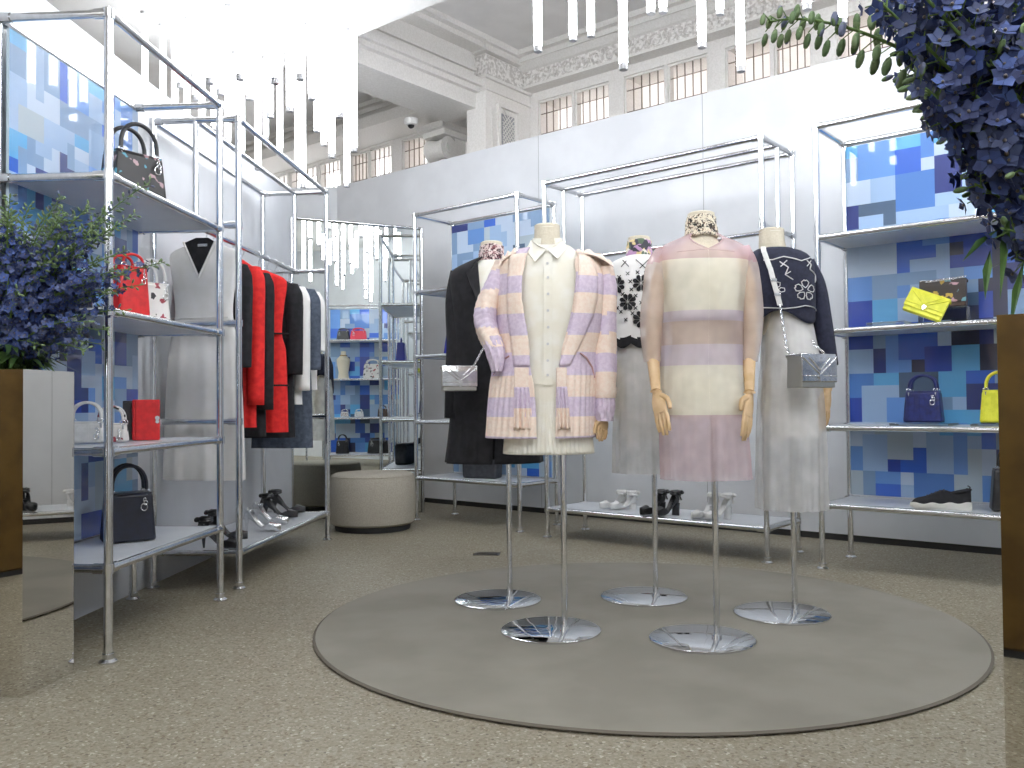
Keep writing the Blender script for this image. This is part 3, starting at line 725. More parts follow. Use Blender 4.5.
def hand(m,wrist,tip,side,front=-1,name='hand',scale=1.):
    """jointed wooden hand hanging down; wrist and middle fingertip are world points, side = +1 thumb towards +x"""
    W_,T_=Vector(wrist),Vector(tip); d=(T_-W_); L=d.length; d.normalize()
    a=(Vector((0,-1,0))); a=(a-d*a.dot(d)).normalized(); w=d.cross(a)*(1)  # a: back/front normal, w: across the palm
    if w.x*side<0: w=-w
    q=B()
    pl=L*.50
    pts=[W_+d*pl*t for t in(0,.15,.4,.7,1.)]
    # palm: flattened tube, wide across w (seen three-quarter)
    wa=w*.75+a*.65; wa.normalize(); na=d.cross(wa).normalized()
    rings=[]; n=16
    for p,(ra,rb) in zip([W_-d*.012]+pts,[(.019,.017),(.020,.017),(.026,.016),(.034,.016),(.037,.0145),(.034,.010)]):
        rings.append([q.bm.verts.new(p+wa*ra*math.cos(2*PI*k/n)*scale+na*rb*math.sin(2*PI*k/n)*scale) for k in range(n)])
    for A_,C_ in zip(rings,rings[1:]):
        for k in range(n): q._f([A_[k],A_[(k+1)%n],C_[(k+1)%n],C_[k]])
    q._f(rings[0][::-1]); q._f(rings[-1])
    for j,(o,fl_,cu) in enumerate(((.026,.88,.20),(.009,1.,.24),(-.009,.94,.30),(-.026,.76,.38))):
        b0=W_+d*pl*.90+wa*o*scale; ln=(L-pl*.9)*fl_
        p1=b0+d*ln*.42+wa*o*.1; dd=(d-na*cu*side*.5-wa*.10).normalized(); p2=p1+dd*ln*.32; de=(d-na*cu*side*1.2-wa*.22).normalized(); p3=p2+de*ln*.27
        r=.0092*scale
        q.tube([b0,b0+(p1-b0)*.5,p1,(p1+p2)/2,p2,(p2+p3)/2,p3,p3+de*.003],[r,r*.95,r*1.02,r*.88,r*.92,r*.8,r*.72,r*.35],10)
    # thumb from the side of the palm near the wrist
    t0=W_+d*pl*.22+wa*.020*scale; t1=t0+(d*.6+wa*.62-na*.15*side).normalized()*.036*scale; t2=t1+(d*.92+wa*.15).normalized()*.028*scale; t3=t2+(d*.98-wa*.1).normalized()*.022*scale
    q.tube([t0,(t0+t1)/2,t1,(t1+t2)/2,t2,t3,t3+d*.003],[.013,.0125,.0105,.0095,.0095,.0075,.003],10)
    return q.build(name,'wood',m.T,m.I)
def arm(m,pts,rs,name='forearm'):
    q=B(); q.tube(pts,rs,16); e=pts[-1]; 
    return q.build(name,'wood',m.T,m.I)
def bracelet(q,p,d,r,w):
    pass
def cuff_joint(m,p,r):
    q=B(); q.tube([p+Vector((0,0,.004)),p+Vector((0,0,-.004))],r,16); q.build('wrist_joint','wood',m.T,m.I)
def sleeve(m,name,pts,rs,mats,n=28,matz=None,fold=.05,k=7,solid=0.,wr=0.):
    pts=[(float(i),tuple(p)) for i,p in enumerate(pts)]; rr=[(float(i),(r if isinstance(r,tuple) else (r,r))) for i,r in enumerate(rs)]
    N_=len(pts)-1; q=B(); nv=N_*10
    def fn(u,v):
        t=v*N_; p=Vector(crom(pts,t)); tg=(Vector(crom(pts,min(N_,t+.05)))-Vector(crom(pts,max(0,t-.05)))).normalized()
        a=tg.cross(Vector((0,1,0))).normalized(); b2=tg.cross(a)
        ra,rb=crom(rr,t); th=2*PI*u; g=1+fold*math.sin(k*th+2.5*t)+wr*math.sin(t*19+2*math.sin(th))
        return p+a*ra*g*math.cos(th)+b2*rb*g*math.sin(th)
    q.grid(fn,n,nv,closed=True,matf=(lambda u,v:matz(fn(u,v).z,u)) if matz else None)
    return q.build(name,mats,m.T,m.I,solid=solid)
# ---------------------------------------------------------------- M1: black coat
m=Mann(510,603,'rear left mannequin in a long black coat with a wine floral neck scarf')
m.pole(.9)
nx=at(491.5,243,m.Y); torso(m,nx.x,nx.z,.80,bx=492)
choker(m,nx.x,at(491,264,m.Y).z,at(491,246,m.Y).z,'scarf_pk',.057,.066)
R=m.rows([(262,477,507,.07),(268,470,513,.09),(276,464,520,.105),(300,462,522,.125),(330,466,518,.12),(350,468,516,.115),(400,462,524,.13),(455,458,530,.14)])
def mz(z,u): return 0
m.loft('blouse',R,['cream'],pad=.004,z0=.92)
R=m.rows([(259,478,506,.075),(264,466,518,.09),(270,455,528,.105),(278,451.5,532,.12),(300,453,531,.14),(335,456,529,.14),(370,455,532,.15),(400,453,535,.155),(430,451,539,.16),(462,447.5,541,.165)])
zA=m.w(490,262).z; zB=m.w(490,372).z
def gap(z):
    t=max(0,min(1,(zA-z)/(zA-zB))); xl=477+(494-477)*t; xr=506-(506-498)*t
    w=.52*(1-t)+.02; return (-PI/2-w,-PI/2+w)
m.loft('coat',R,['blackc'],pad=.008,fold=drape(9,.03,1.2,.65),gap=gap,solid=.004)
sleeve(m,'coat_sleeve',[m.w(459,272),m.w(455,300),m.w(455.5,340,-.02),m.w(453,385,-.04),m.w(452,418,-.05)],[.040,.046,.042,.038,.036],['blackc'],fold=.04)
q=B(); q.prism([m.w(447,417,-.1),m.w(455,412,-.1),m.w(456,420,-.1)],(0,0,0),(0,.02,0),bev=.002); q.build('cuff_tab','blackc',m.T,m.I)
# lapels
for sg,(xa,xb,xc) in((1,(478,470,483)),):
    q=B(); q.prism([m.w(478,263,-.10),m.w(466,272,-.12),m.w(470,284,-.145),m.w(477,300,-.155),m.w(482,325,-.155),m.w(481,300,-.15)],(0,-.006,0),(0,.002,0)); q.build('lapel','blackc',m.T,m.I)
m1=m
# ---------------------------------------------------------------- M2: striped jacket
m=Mann(565,634,'front left mannequin in a blush and lavender striped jacket over a cream shirt dress')
m.pole(.87)
nx=at(547,226,m.Y); torso(m,nx.x,nx.z,.86,bx=549,k=.93)
R=m.rows([(247,527,570,.068),(252,520,577,.08),(258,511,586,.095),(266,505,592,.105),(285,506,592,.12),(310,510,590,.125),(340,514,584,.118),(368,512,586,.115),(385,510,588,.12),(410,507,591,.13),(440,504.5,592.5,.14),(453,503.5,594,.143)])
zp=m.w(546,386).z
def pleat(th,z):
    t=max(0,min(1,(zp-z)/.22)); return t*.016*math.sin(64*th)+ .006*math.sin(5*th)*t
def collar_and_placket(q,f):
    q.mi=0
    def on(x,y,pad=.010):
        th=m.xth(R,x,y); p=f(th,m.w(x,y).z); p.y-=pad; return p
    for xs in((543.5,550.5),):
        pts=[(y,) for y in range(258,388,8)]
        for (y,),(y2,) in zip(pts,pts[1:]):
            a=[on(542.5,y),on(550.5,y),on(550.5,y2),on(542.5,y2)]
            v=[q.bm.verts.new(p) for p in a]; q._f(v,0,False)
            w_=[q.bm.verts.new(p+Vector((0,.004,0))) for p in a]
            q._f([v[0],v[3],w_[3],w_[0]],0,False); q._f([v[1],w_[1],w_[2],v[2]],0,False)
m.loft('shirt_dress',R,['cream'],fold=pleat,n=384,dz=.014,decor=collar_and_placket,solid=.002)
q=B()
def on2(x,y,pad):
    th=m.xth(R,x,y); f=m.surf(R); p=f(th,m.w(x,y).z); p.y-=pad; return p
for y in(268,282,298,314,330,346,362,376):
    p=on2(546.5,y,.012); q.tube([p,p+Vector((0,-.004,0))],.0052,10)
q.build('button','whitel',m.T,m.I)
# collar leaves
q=B()
for pts in(((531,240,-.03),(526,250,-.07),(535,262,-.122),(546.5,249.5,-.100),(537,245,-.078)),((562,240,-.03),(567.5,248,-.07),(557.5,259,-.122),(547,249.5,-.100),(556,245,-.078))):
    P3=[m.w(x,y,d) for x,y,d in pts]
    c0=P3[0]; up=[p+Vector((0,-.004,0)) for p in P3]; dn=[p+Vector((0,.004,0)) for p in P3]
    U=[q.bm.verts.new(p) for p in up]; D=[q.bm.verts.new(p) for p in dn]
    for k in range(1,4): q._f([U[0],U[k],U[k+1]],0,False); q._f([D[0],D[k+1],D[k]],0,False)
    for k in range(5): q._f([U[k],D[k],D[(k+1)%5],U[(k+1)%5]],0,False)
cz=nx.z
def fn(u,v):
    th=-PI/2+.45+ (2*PI-.9)*u; r=.060+.016*v; return Vector((nx.x+r*math.cos(th),m.Y+r*math.sin(th),cz-.050-.065*v+.012*math.sin(th)))
q.grid(fn,40,4)
q.build('shirt_collar','cream',m.T,m.I)
q=B(); 
for y0,y1 in((383,385),(397,398.5)):
    prev=None
    ring=[]
    for k in range(41):
        th=-PI+PI*k/40; f=m.surf(R); 
        ring.append((f(th,m.w(546,y0).z)+Vector((0,-.003,0)),f(th,m.w(546,y1).z)+Vector((0,-.003,0))))
    for a_,c_ in zip(ring,ring[1:]): q._f([q.bm.verts.new(p) for p in(a_[0],c_[0],c_[1],a_[1])])
q.build('waist_seam','cream',m.T,m.I)
# jacket body
RJ=m.rows([(250,519,573,.085),(254,512,582,.10),(259,504,592,.112),(266,499,600,.122),(280,497,604,.135),(300,496,604,.142),(330,497,601,.14),(352,497,596,.138),(362,495,596,.14),(380,492,595.5,.15),(410,488.5,594.5,.165),(437,486.5,594,.175)])
z2y={}
def zof(y): return m.w(546,y).z
zr=zof(277); pitch=(zof(277)-zof(296.2))
def stripe(off=0.):
    def f(z,u): return 1 if int(math.floor((zr-z)/pitch+off+100))%2==0 else 0
    return f
edge=[(250,530,572),(262,526,573.5),(280,521,573.5),(300,519,572),(320,523,568),(335,526,564),(352,528,559.5),(368,530,557),(388,533,554),(410,535,553.5),(437,536,553)]
edl=[]
for y,xl,xr in edge: edl.append((m.w(546,y).z,(m.xth(RJ,xl,y),m.xth(RJ,xr,y))))
def gapJ(z): tl,tr=crom(edl,z); return (tl,tr)
zy=zof(355)
def foldJ(th,z):
    t=max(0,min(1,(zof(358)-z)/.1)); return t*.014*math.sin(46*th)+.01*math.sin(7*th+z*9)
m.loft('jacket_body',RJ,['blush','lav'],pad=.004,fold=foldJ,gap=gapJ,n=260,dz=.0078,matz=lambda z,u:stripe()(z,u) if z>zof(357) else stripe(-.2)(z,u),solid=.004)
# jacket front bands
def band(xs,nm):
    q=B(); f=m.surf(RJ); V=[]
    for i in range(len(xs)*6-5):
        t=i/6; k=min(int(t),len(xs)-2); u=t-k; (y0,a0,b0),(y1,a1,b1)=xs[k],xs[k+1]
        y=y0+(y1-y0)*u; a=a0+(a1-a0)*u; b_=b0+(b1-b0)*u; z=m.w(546,y).z; row=[]
        for j in range(7):
            x=a+(b_-a)*j/6; th=m.xth(RJ,x,y); p=f(th,z); p.y-=.012+.004*math.sin(PI*j/6); row.append(q.bm.verts.new(p))
        V.append((z,row))
    for (z0,r0),(z1,r1) in zip(V,V[1:]):
        for j in range(6): q._f([r0[j],r0[j+1],r1[j+1],r1[j]],stripe(-.1)((z0+z1)/2,0))
    q.build(nm,['blush','lav'],m.T,m.I,solid=.004)
band([(258,510,527),(280,508,522),(300,507,521),(320,508,524),(335,510,527),(352,512,529),(367,514,529)],'front_band')
band([(258,576,590),(280,576,596),(300,573,596),(320,570,591),(335,566,584),(352,560,576),(367,557,568)],'front_band')
def tie(x0,x1,y0,y1,z3):
    q=B(); a=m.w(x0,y0,-.165); c=m.w(x1,y1,-.165); q.box(((a.x+c.x)/2,a.y,(a.z+c.z)/2),(c.x-a.x,.014,a.z-c.z),bev=.004); q.build('tie_box','blush',m.T,m.I)
    q=B(); zt=m.w(x0,y1).z; xa,xc=a.x,c.x; zb=m.w(x0,z3).z
    def fn(u,v):
        z=zt+(zb-zt)*v; w_=1+.35*v; cx=(xa+xc)/2+.006*v; return Vector((cx+(u-.5)*(xc-xa)*w_,a.y-.006+.010*math.sin(u*PI*7)*(.3+.7*v),z))
    q.grid(fn,56,16,matf=lambda u,v:1 if v<.5 else 0); q.build('tie_end',['blush','lav'],m.T,m.I,solid=.003)
tie(514,529,367.5,388,428); tie(556,567,367.5,387.5,428)
# shoulder ruffles
for pts in([(575,256),(584,254.5),(594,257),(604,262),(611,268)],[(499,268),(502,262),(508,257),(516,253.5)]):
    q=B(); n=len(pts)-1
    def fn(u,v):
        t=u*n; k=min(int(t),n-1); f_=t-k; x=pts[k][0]+(pts[k+1][0]-pts[k][0])*f_; y=pts[k][1]+(pts[k+1][1]-pts[k][1])*f_
        p=m.w(x,y); ang=PI*v; r=.030+.006*math.sin(u*22)
        return p+Vector((0,-math.cos(ang)*.085,math.sin(ang)*r-.012))
    q.grid(fn,40,14); q.build('shoulder_ruffle','blush',m.T,m.I,solid=.003)
# sleeves
sleeve(m,'jacket_sleeve',[m.w(603,268),m.w(606,290),m.w(605,330,-.01),m.w(605,365,-.03),m.w(605,388,-.035)],[(.040,.055),(.045,.06),(.047,.06),(.048,.058),(.045,.055)],['blush','lav'],matz=stripe(),fold=.03,k=5)
sleeve(m,'sleeve_cuff',[m.w(605,387,-.035),m.w(605,393,-.035),m.w(605,398,-.035)],[(.046,.056),(.047,.057),(.043,.052)],['blush'],fold=.01)
sleeve(m,'sleeve_frill',[m.w(605,397,-.035),m.w(604,410,-.035),m.w(604,421,-.035)],[(.040,.048),(.042,.05),(.036,.045)],['lav'],fold=.09,k=11)
sleeve(m,'jacket_sleeve',[m.w(503,264),m.w(495,285,-.01),m.w(487,305,-.03),m.w(485,322,-.05),m.w(490,338,-.08),m.w(497,352,-.11)],[(.034,.05),(.042,.058),(.044,.06),(.046,.06),(.042,.05),(.034,.04)],['blush','lav'],matz=stripe(.3),fold=.045,k=5,wr=.03)
sleeve(m,'sleeve_frill',[m.w(492,340,-.09),m.w(496,356,-.11),m.w(497,372,-.115)],[(.040,.045),(.036,.04),(.02,.03)],['lav'],fold=.08,k=9)
# pocket seam
q=B()
for pts in(((493,378),(497,368),(503,361),(509,357.5)),((578,355),(584,359),(590,368),(593,378))):
    f=m.surf(RJ); L_=[]
    for x,y in pts:
        th=m.xth(RJ,x,y); p=f(th,m.w(x,y).z); p.y-=.012; L_.append(p)
    q.tube(L_,.0035,6)
q.build('pocket_edge','plaid_in',m.T,m.I)
q=B(); q.tube([on2(519,330,.05),on2(521,345,.05),on2(524,360,.05)],.0018,6); q.build('drawstring','lav',m.T,m.I)
hand(m,m.w(604,418,-.035),m.w(601,441,-.05),-1,scale=.8)
# ---------------------------------------------------------------- M3: white knit with black flowers
m=Mann(656,600,'rear centre mannequin in a white knit top with black flower motifs and a white skirt')
m.pole(.98)
nx=at(639,238,m.Y); torso(m,nx.x,nx.z,.88,bx=640)
choker(m,nx.x,at(639,259,m.Y).z,at(639,241,m.Y).z,'scarf_mc',.058,.066)
RK=m.rows([(256.5,627,651,.066),(259,620,658,.085),(263,612,666,.10),(270,608,670,.11),(285,608,670,.125),(305,611,667,.13),(325,613,665,.125),(345,612,666,.13)])
def scall(th): return -.022*abs(math.sin(5*th+.5))
def blackborder(z,u):
    zb=m.w(639,345).z; return 1 if z<zb+.032+.01*abs(math.sin(5*(2*PI*u)-PI/2)) else 0
def knitdecor(q,f):
    q.mi=1
    def put(x,y,r):
        th=m.xth(RK,x,y); p=f(th,m.w(x,y).z); p.y-=.003
        n_=(f(th+.02,p.z)-f(th-.02,p.z)).normalized(); up=Vector((0,0,1)); nn=n_.cross(up)
        for k in range(8):
            a=2*PI*k/8+PI/8; d=n_*math.cos(a)+up*math.sin(a); s_=-n_*math.sin(a)+up*math.cos(a)
            v=[p+d*r*.12,p+d*r*.74+s_*r*.27,p+d*r*1.0+s_*r*.14,p+d*r*1.0-s_*r*.14,p+d*r*.74-s_*r*.27]
            q._f([q.bm.verts.new(w_+nn*.004 if nn.y<0 else w_-nn*.004) for w_ in v],1,False)
    def cross(x,y,r):
        th=m.xth(RK,x,y); p=f(th,m.w(x,y).z); p.y-=.004
        n_=(f(th+.02,p.z)-f(th-.02,p.z)).normalized(); up=Vector((0,0,1))
        for a in(.785,2.356):
            d=n_*math.cos(a)+up*math.sin(a); s_=(-n_*math.sin(a)+up*math.cos(a))*r*.16
            q._f([q.bm.verts.new(w_) for w_ in(p+d*r+s_,p+d*r-s_,p-d*r-s_,p-d*r+s_)],1,False)
    for x,y in((637,287),(625,305),(637,322),(616,288),(650,304),(661,287),(613,322),(655,324)): put(x,y,.040)
    for x,y in((617,280),(625,277),(634,276),(642,277),(620,297),(628,293),(632,299),(637,306),(629,316),(619,314),(643,311),(645,296),(614,300),(646,320),(623,322),(632,311),(653,278),(616,310),(648,286),(640,298),(627,285)): cross(x,y,.011)
m.loft('knit_top',RK,['white','blackc'],pad=.004,n=120,dz=.008,matz=blackborder,hem=scall,decor=knitdecor,solid=.003)
q=B(); 
q.tube([(nx.x+.066*math.cos(2*PI*k/30),m.Y+.066*math.sin(2*PI*k/30),m.w(639,260).z) for k in range(30)],.008,8,closed=True); q.build('neck_trim','blackc',m.T,m.I)
q=B()
f=m.surf(RK,.004)
for L_ in(((624,264),(619,270)),((621,263),(626,270)),((633,263),(642,272)),((645,263),(636,272)),((652,264),(645,272)),((652,264),(658,272))):
    pp=[]
    for x,y in L_:
        p=f(m.xth(RK,x,y),m.w(x,y).z); p.y-=.004; pp.append(p)
    q.tube(pp,.002,5)
q.build('laced_trim','blackc',m.T,m.I)
RS_=m.rows([(338,616,662,.115),(360,615,663,.12),(390,614,664,.13),(430,613,667,.14),(472,612.5,670,.145)])
m.loft('white_skirt',RS_,['skwhite'],fold=drape(8,.035,1.32,.7),n=120)
m.loft('skirt_lining',m.rows([(338,618,660,.105),(380,618,661,.11),(425,618,662,.115),(440,618,662,.115)]),['white'],n=48)
# ---------------------------------------------------------------- M4: organza dress
m=Mann(717,643,'front right mannequin in a sheer pink and cream organza dress with wooden arms')
m.pole(.94)
nx=at(701,214,m.Y); torso(m,nx.x,nx.z,.90,bx=701)
choker(m,nx.x,at(701,238,m.Y).z,at(701,217,m.Y).z,'scarf_bw',.057,.068)
RI=m.rows([(262,666,738,.108),(275,665,739,.12),(300,668,737,.125),(321,670,735,.12)])
m.loft('slip_top',RI,['cream'],n=72,solid=.002,hem=lambda th:0)
RI=m.rows([(345,671,734,.112),(352,670,735,.113),(370,668,737,.118),(400,666,739,.128),(417,665,741,.13)])
m.loft('slip_skirt',RI,['cream'],n=72,solid=.002)
RD=m.rows([(235,686,716,.06),(238,680,724,.07),(243,668,736,.088),(249,658,746,.10),(256,655,749,.112),(264,656,748,.122),(280,659,745,.132),(300,661,743,.135),(322,661,742,.13),(345,660,742,.13),(368,660,742,.135),(400,659,744,.145),(440,659.5,748,.152),(478,661,751,.155)])
def bands4(z,u):
    y_=[(262,0),(322,1),(345,2),(347,1),(367,2),(413,1)]
    if z>m.w(700,262).z: return 0
    if z>m.w(700,313).z: return 1
    if z>m.w(700,323).z: return 2
    if z>m.w(700,345).z: return 3
    if z>m.w(700,367).z: return 2
    if z>m.w(700,414).z: return 1
    return 0
zv=m.w(700,236).z; zv2=m.w(700,254).z
def gap4(z):
    t=max(0,min(1,(zv-z)/(zv-zv2))); g=.75*(1-t)+.0005; return(-PI/2-g,-PI/2+g)
m.loft('organza_dress',RD,['org_pink','org_cream','org_lav','org_blush'],fold=drape(6,.035,1.4,.7),gap=gap4,n=110,dz=.010,matz=bands4)
q=B(); f=m.surf(RD,.003)
for sg in(-1,1):
    pts=[]
    for k in range(8):
        z=zv+(zv2-zv)*k/7; t=k/7; th=-PI/2+sg*.75*(1-t); p=f(th,z); pts.append(p)
    q.tube(pts,.0035,6)
for sg in(-1,1):
    pts=[]
    for k in range(9): 
        x=700+sg*k*3.4; pts.append(f(m.xth(RD,x,255),m.w(x,254+.25*k).z)+Vector((0,-.004,0)))
    q.tube(pts,.0028,6)
q.build('neck_gathers','org_pink',m.T,m.I)
sleeve(m,'organza_sleeve',[m.w(664,250),m.w(656,270),m.w(653,300),m.w(652,330),m.w(652.5,362)],[(.030,.05),(.042,.058),(.045,.06),(.044,.055),(.036,.045)],['org_slv','org_slp'],fold=.05,k=4,matz=lambda z,u:1 if z>m.w(700,264).z else 0)
sleeve(m,'organza_sleeve',[m.w(741,248),m.w(748,270),m.w(750.5,300),m.w(751,330),m.w(748.5,361)],[(.030,.05),(.042,.058),(.045,.06),(.043,.055),(.036,.045)],['org_slv','org_slp'],fold=.05,k=4,matz=lambda z,u:1 if z>m.w(700,264).z else 0)
for P_ in([m.w(668,258),m.w(660,280),m.w(655,310),m.w(653,340),m.w(653,358,-.012),m.w(656,391,-.10)],[m.w(738,258),m.w(745,280),m.w(749,310),m.w(749.5,340),m.w(749,358,-.012),m.w(749.5,392,-.10)]):
    arm(m,P_,[.034,.036,.033,.030,.026,.018]); cuff_joint(m,P_[-1]+Vector((0,0,-.002)),.0225)
hand(m,m.w(656.5,393,-.10),m.w(665.5,434,-.18),1,scale=.84)
hand(m,m.w(749.5,394,-.10),m.w(745.5,440,-.17),-1,scale=.84)
# ---------------------------------------------------------------- M5: navy sweater, white skirt
m=Mann(795,617,'rear right mannequin in a cropped navy sweater with white line motifs and long white skirt')
m.pole(.90)
nx=at(771.5,230,m.Y); torso(m,nx.x,nx.z,.86,bx=787,k=.74)
RW=m.rows([(250,757,789,.08),(253,752,800,.09),(258,747,807,.105),(266,744,811,.118),(285,745,812,.13),(305,750,812,.135),(318,753,812,.13)])
RWf=[]
LINES=[]
def hemw(th):
    return .028*math.sin(3*th+1.2)-.008
def sweat(q,f):
    q.mi=1
    def ln(pts,w=.0026,close=False):
        L_=[]
        for (x0,y0),(x1,y1) in zip(pts,pts[1:]+([pts[0]] if close else [])):
            for k in range(3):
                x=x0+(x1-x0)*k/3; y=y0+(y1-y0)*k/3; p=f(m.xth(RW,x,y),m.w(x,y).z); p.y-=.004; L_.append(p)
        if not close:
            x,y=pts[-1]; p=f(m.xth(RW,x,y),m.w(x,y).z); p.y-=.004; L_.append(p)
        q.tube(L_,w,5,mi=1,closed=close)
    ln([(757,264),(765,264),(775,261),(785,263),(792,265),(800,262),(806,259),(810,254.5)])
    ln([(771,266),(779,272),(776,279),(783,284)]); ln([(778,265),(772,271)]); ln([(776,279),(781,276)],.002)
    ln([(798,264),(803,268),(801,273),(809,277),(811,284)]); ln([(803,264),(798,270)],.002); ln([(809,277),(808,285)],.002)
    cx,cy=795,294
    for k in range(5):
        a=-PI/2+k*2*PI/5; pts=[]
        for r,da in((2.2,0),(5,-.5),(8,-.42),(9.4,-.12),(8.4,0),(9.4,.12),(8,.42),(5,.5)):
            pts.append((cx+r*math.cos(a+da)*1.2,cy+r*math.sin(a+da)*1.08))
        ln(pts,.0021,True)
    for cx,cy in((767,294),(812,293)):
        for k in range(3):
            a=-PI/2+k*2*PI/5+.3; pts=[(min(812,cx+r*math.cos(a+da)),cy+r*math.sin(a+da)) for r,da in((2,0),(5,-.45),(8,-.2),(8,.2),(5,.45))]
            ln(pts,.002,True)
    ln([(757,310),(765,311),(775,312),(785,311),(795,309),(805,310),(811,312)])
m.loft('navy_sweater',RW,['navyc','whitel'],pad=.005,n=120,hem=hemw,decor=sweat,solid=.004)
sleeve(m,'sweater_sleeve',[m.w(806,262),m.w(815,285),m.w(821,315,-.01),m.w(827,345,-.02),m.w(831,366,-.03)],[(.034,.05),(.043,.055),(.041,.05),(.036,.044),(.030,.038)],['navyc'],fold=.02)
sleeve(m,'sweater_sleeve',[m.w(750,262),m.w(743,285),m.w(739,315),m.w(738,345,-.02),m.w(739,362,-.03)],[(.034,.05),(.041,.055),(.039,.05),(.035,.044),(.030,.038)],['navyc'],fold=.02)
RQ=m.rows([(312,764,808,.11),(330,764,812,.12),(360,762,817,.13),(400,759,821,.14),(440,758,823,.145),(508,757.5,825,.148)])
m.loft('white_skirt',RQ,['skwhite2'],fold=drape(9,.035,1.3,.6),n=140)
m.loft('skirt_lining',m.rows([(312,768,804,.10),(350,767,812,.11),(400,765,815,.12),(434,764,817,.122)]),['white'],n=72,hem=lambda th:-.03*abs(math.sin(3.5*th)))
P_=[m.w(830,362,-.03),m.w(829,375,-.03),m.w(827,390,-.03)]; arm(m,P_,[.028,.026,.020]); cuff_joint(m,P_[-1],.0205)
hand(m,m.w(827,391,-.03),m.w(823,431,-.05),-1)
m5=m
# ================================================================ bags
def arc(x0,x1,z0,h,y,n=14): return [Vector((x0+(x1-x0)*(.5-.5*math.cos(PI*k/n)),y,z0+h*math.sin(PI*k/n)**.75)) for k in range(n+1)]
def lady_bag(label,loc,rz,w,d,h,mat,hh=.5,charm='silver',group=None,quilt=True,name='handbag',hw=.5,hmat=None):
    T=thing(name,label,'handbag',loc,rz,group)
    q=B(); q.box((0,0,h/2+.004),(w,d,h),bev=min(.012,d*.2),taper=.86)
    if quilt:
        for k in range(1,7):
            x=-w/2+w*k/7; 
            q.tube([(x,-d/2-.0005,.02),(x*.9,-d/2*.86-.0008,h-.01)],.0012,4)
        for k in range(1,5):
            z=h*k/5; t=1-.14*z/h; q.tube([(-w/2*t+.008,-d/2*t-.0006,z),(w/2*t-.008,-d/2*t-.0006,z)],.0012,4)
    q.build('bag_body',mat,T)
    q=B(); q.box((0,0,h+.004),(w*.84,d*.80,.008),bev=.003); q.build('top_flap',mat,T)
    for yy in(-d*.33,d*.33):
        q=B(); q.tube(arc(-w*hw/1.0*.62,w*hw*.62,h+.018,h*hh,yy),.0065*w/.2+.001,10); q.build('handle',hmat or mat,T)
        for sx in(-1,1):
            q=B(); c=Vector((sx*w*hw*.62,yy-.004,h+.010)); q.tube([c+Vector((.011*math.cos(2*PI*k/14),0,.011*math.sin(2*PI*k/14))) for k in range(14)],.0022,6,closed=True)
            q.tube([c+Vector((0,-.003,-.010)),c+Vector((0,-.003,-.028))],.0045,8); q.build('ring',charm,T)
    q=B(); cx=w*hw*.62-.012
    for k,(dx,dz) in enumerate(((0,-.022),(.004,-.036),(-.002,-.054))):
        c=Vector((cx+dx,-d/2-.006,h+dz+.0)); n=12; rr=(.005,.007,.012)[k]*w/.2
        q.tube([c+Vector((rr*math.cos(2*PI*j/n),0,rr*1.2*math.sin(2*PI*j/n))) for j in range(n)],.0025,6,closed=True)
    q.build('charm',charm,T)
    for sx in(-1,1):
        for sy in(-1,1):
            pass
    return T
def flap_bag(label,loc,rz,w,d,h,mat,side=None,clasp='silver',name='flap_bag',rot=None,group=None,vee=True,flapmat=None):
    T=thing(name,label,'handbag',loc,rz,group)
    if rot: T.rotation_euler=rot
    q=B(); q.box((0,0,h/2),(w*.97,d,h),bev=.005,taper=.97); q.build('bag_body',side or mat,T)
    q=B()  # flap: profile over the top and down the front
    pr=[(d/2+.001,h*.90),(d/2+.001,h+.002),(-d/2-.001,h+.004),(-d/2-.006,h*.8),(-d/2-.008,h*.2),(-d/2-.004,h*.16),(-d/2-.001,h*.2),(-d/2+.001,h*.95),(d/2-.003,h-.001)]
    q.prism([Vector((-w/2,y,z)) for y,z in pr],(0,0,0),(w,0,0),bev=.0015)
    yv=-d/2-.010
    if vee:
        q.tube([(-w*.48,yv+.004,h*.92),(0,yv-.001,h*.40),(w*.48,yv+.004,h*.92)],.0026,6)
        q.tube([(-w*.49,yv,h*.36),(w*.49,yv,h*.36)],.002,6); q.tube([(-w*.3,yv+.003,h*.92),(0,yv-.001,h*.52),(w*.3,yv+.003,h*.92)],.002,6)
    q.build('front_flap',flapmat or mat,T)
    q=B(); q.tube([(0,yv+.004,h*.34),(0,yv-.004,h*.34)],.011,12); q.box((0,yv-.003,h*.26),(.008,.004,.02),bev=.001); q.build('clasp',clasp,T)
    return T
def chain(T,pts,name='chain_strap',mat='silver',step=.012,r=.0016):
    """interlocking oval links along a path"""
    q=B(); acc=[]; tot=0
    for a,c in zip(pts,pts[1:]):
        L_=(c-a).length; n=max(1,round(L_/step))
        for k in range(n): acc.append((a+(c-a)*(k+.5)/n,(c-a).normalized()))
    for i,(c,d) in enumerate(acc):
        a=d.cross(Vector((0,1,0))); a.normalize(); b2=d.cross(a)
        e=(a+b2).normalized() if i%2 else (a-b2).normalized()
        q.tube([c+d*step*.68*math.cos(2*PI*k/8)+e*step*.33*math.sin(2*PI*k/8) for k in range(8)],r,4,closed=True)
    q.build(name,mat,T,inv(T))
# silver bag on M1
p=m1.w(461.5,391,-.28)
TB1=flap_bag('small silver flap bag hanging at the black coat\'s side by a chain',(p.x-.012,p.y,p.z),math.radians(12),.155,.065,.108,'silver','silverd')
chain(TB1,[m1.w(473,367,-.26),m1.w(477,360,-.25),m1.w(484,347,-.2),m1.w(488,338,-.16)])
q=B(); a_=m1.w(474,367,-.255); q.tube([a_,a_+Vector((0,0,.008))],.006,8); q.build('strap_loop','silver',TB1,inv(TB1))
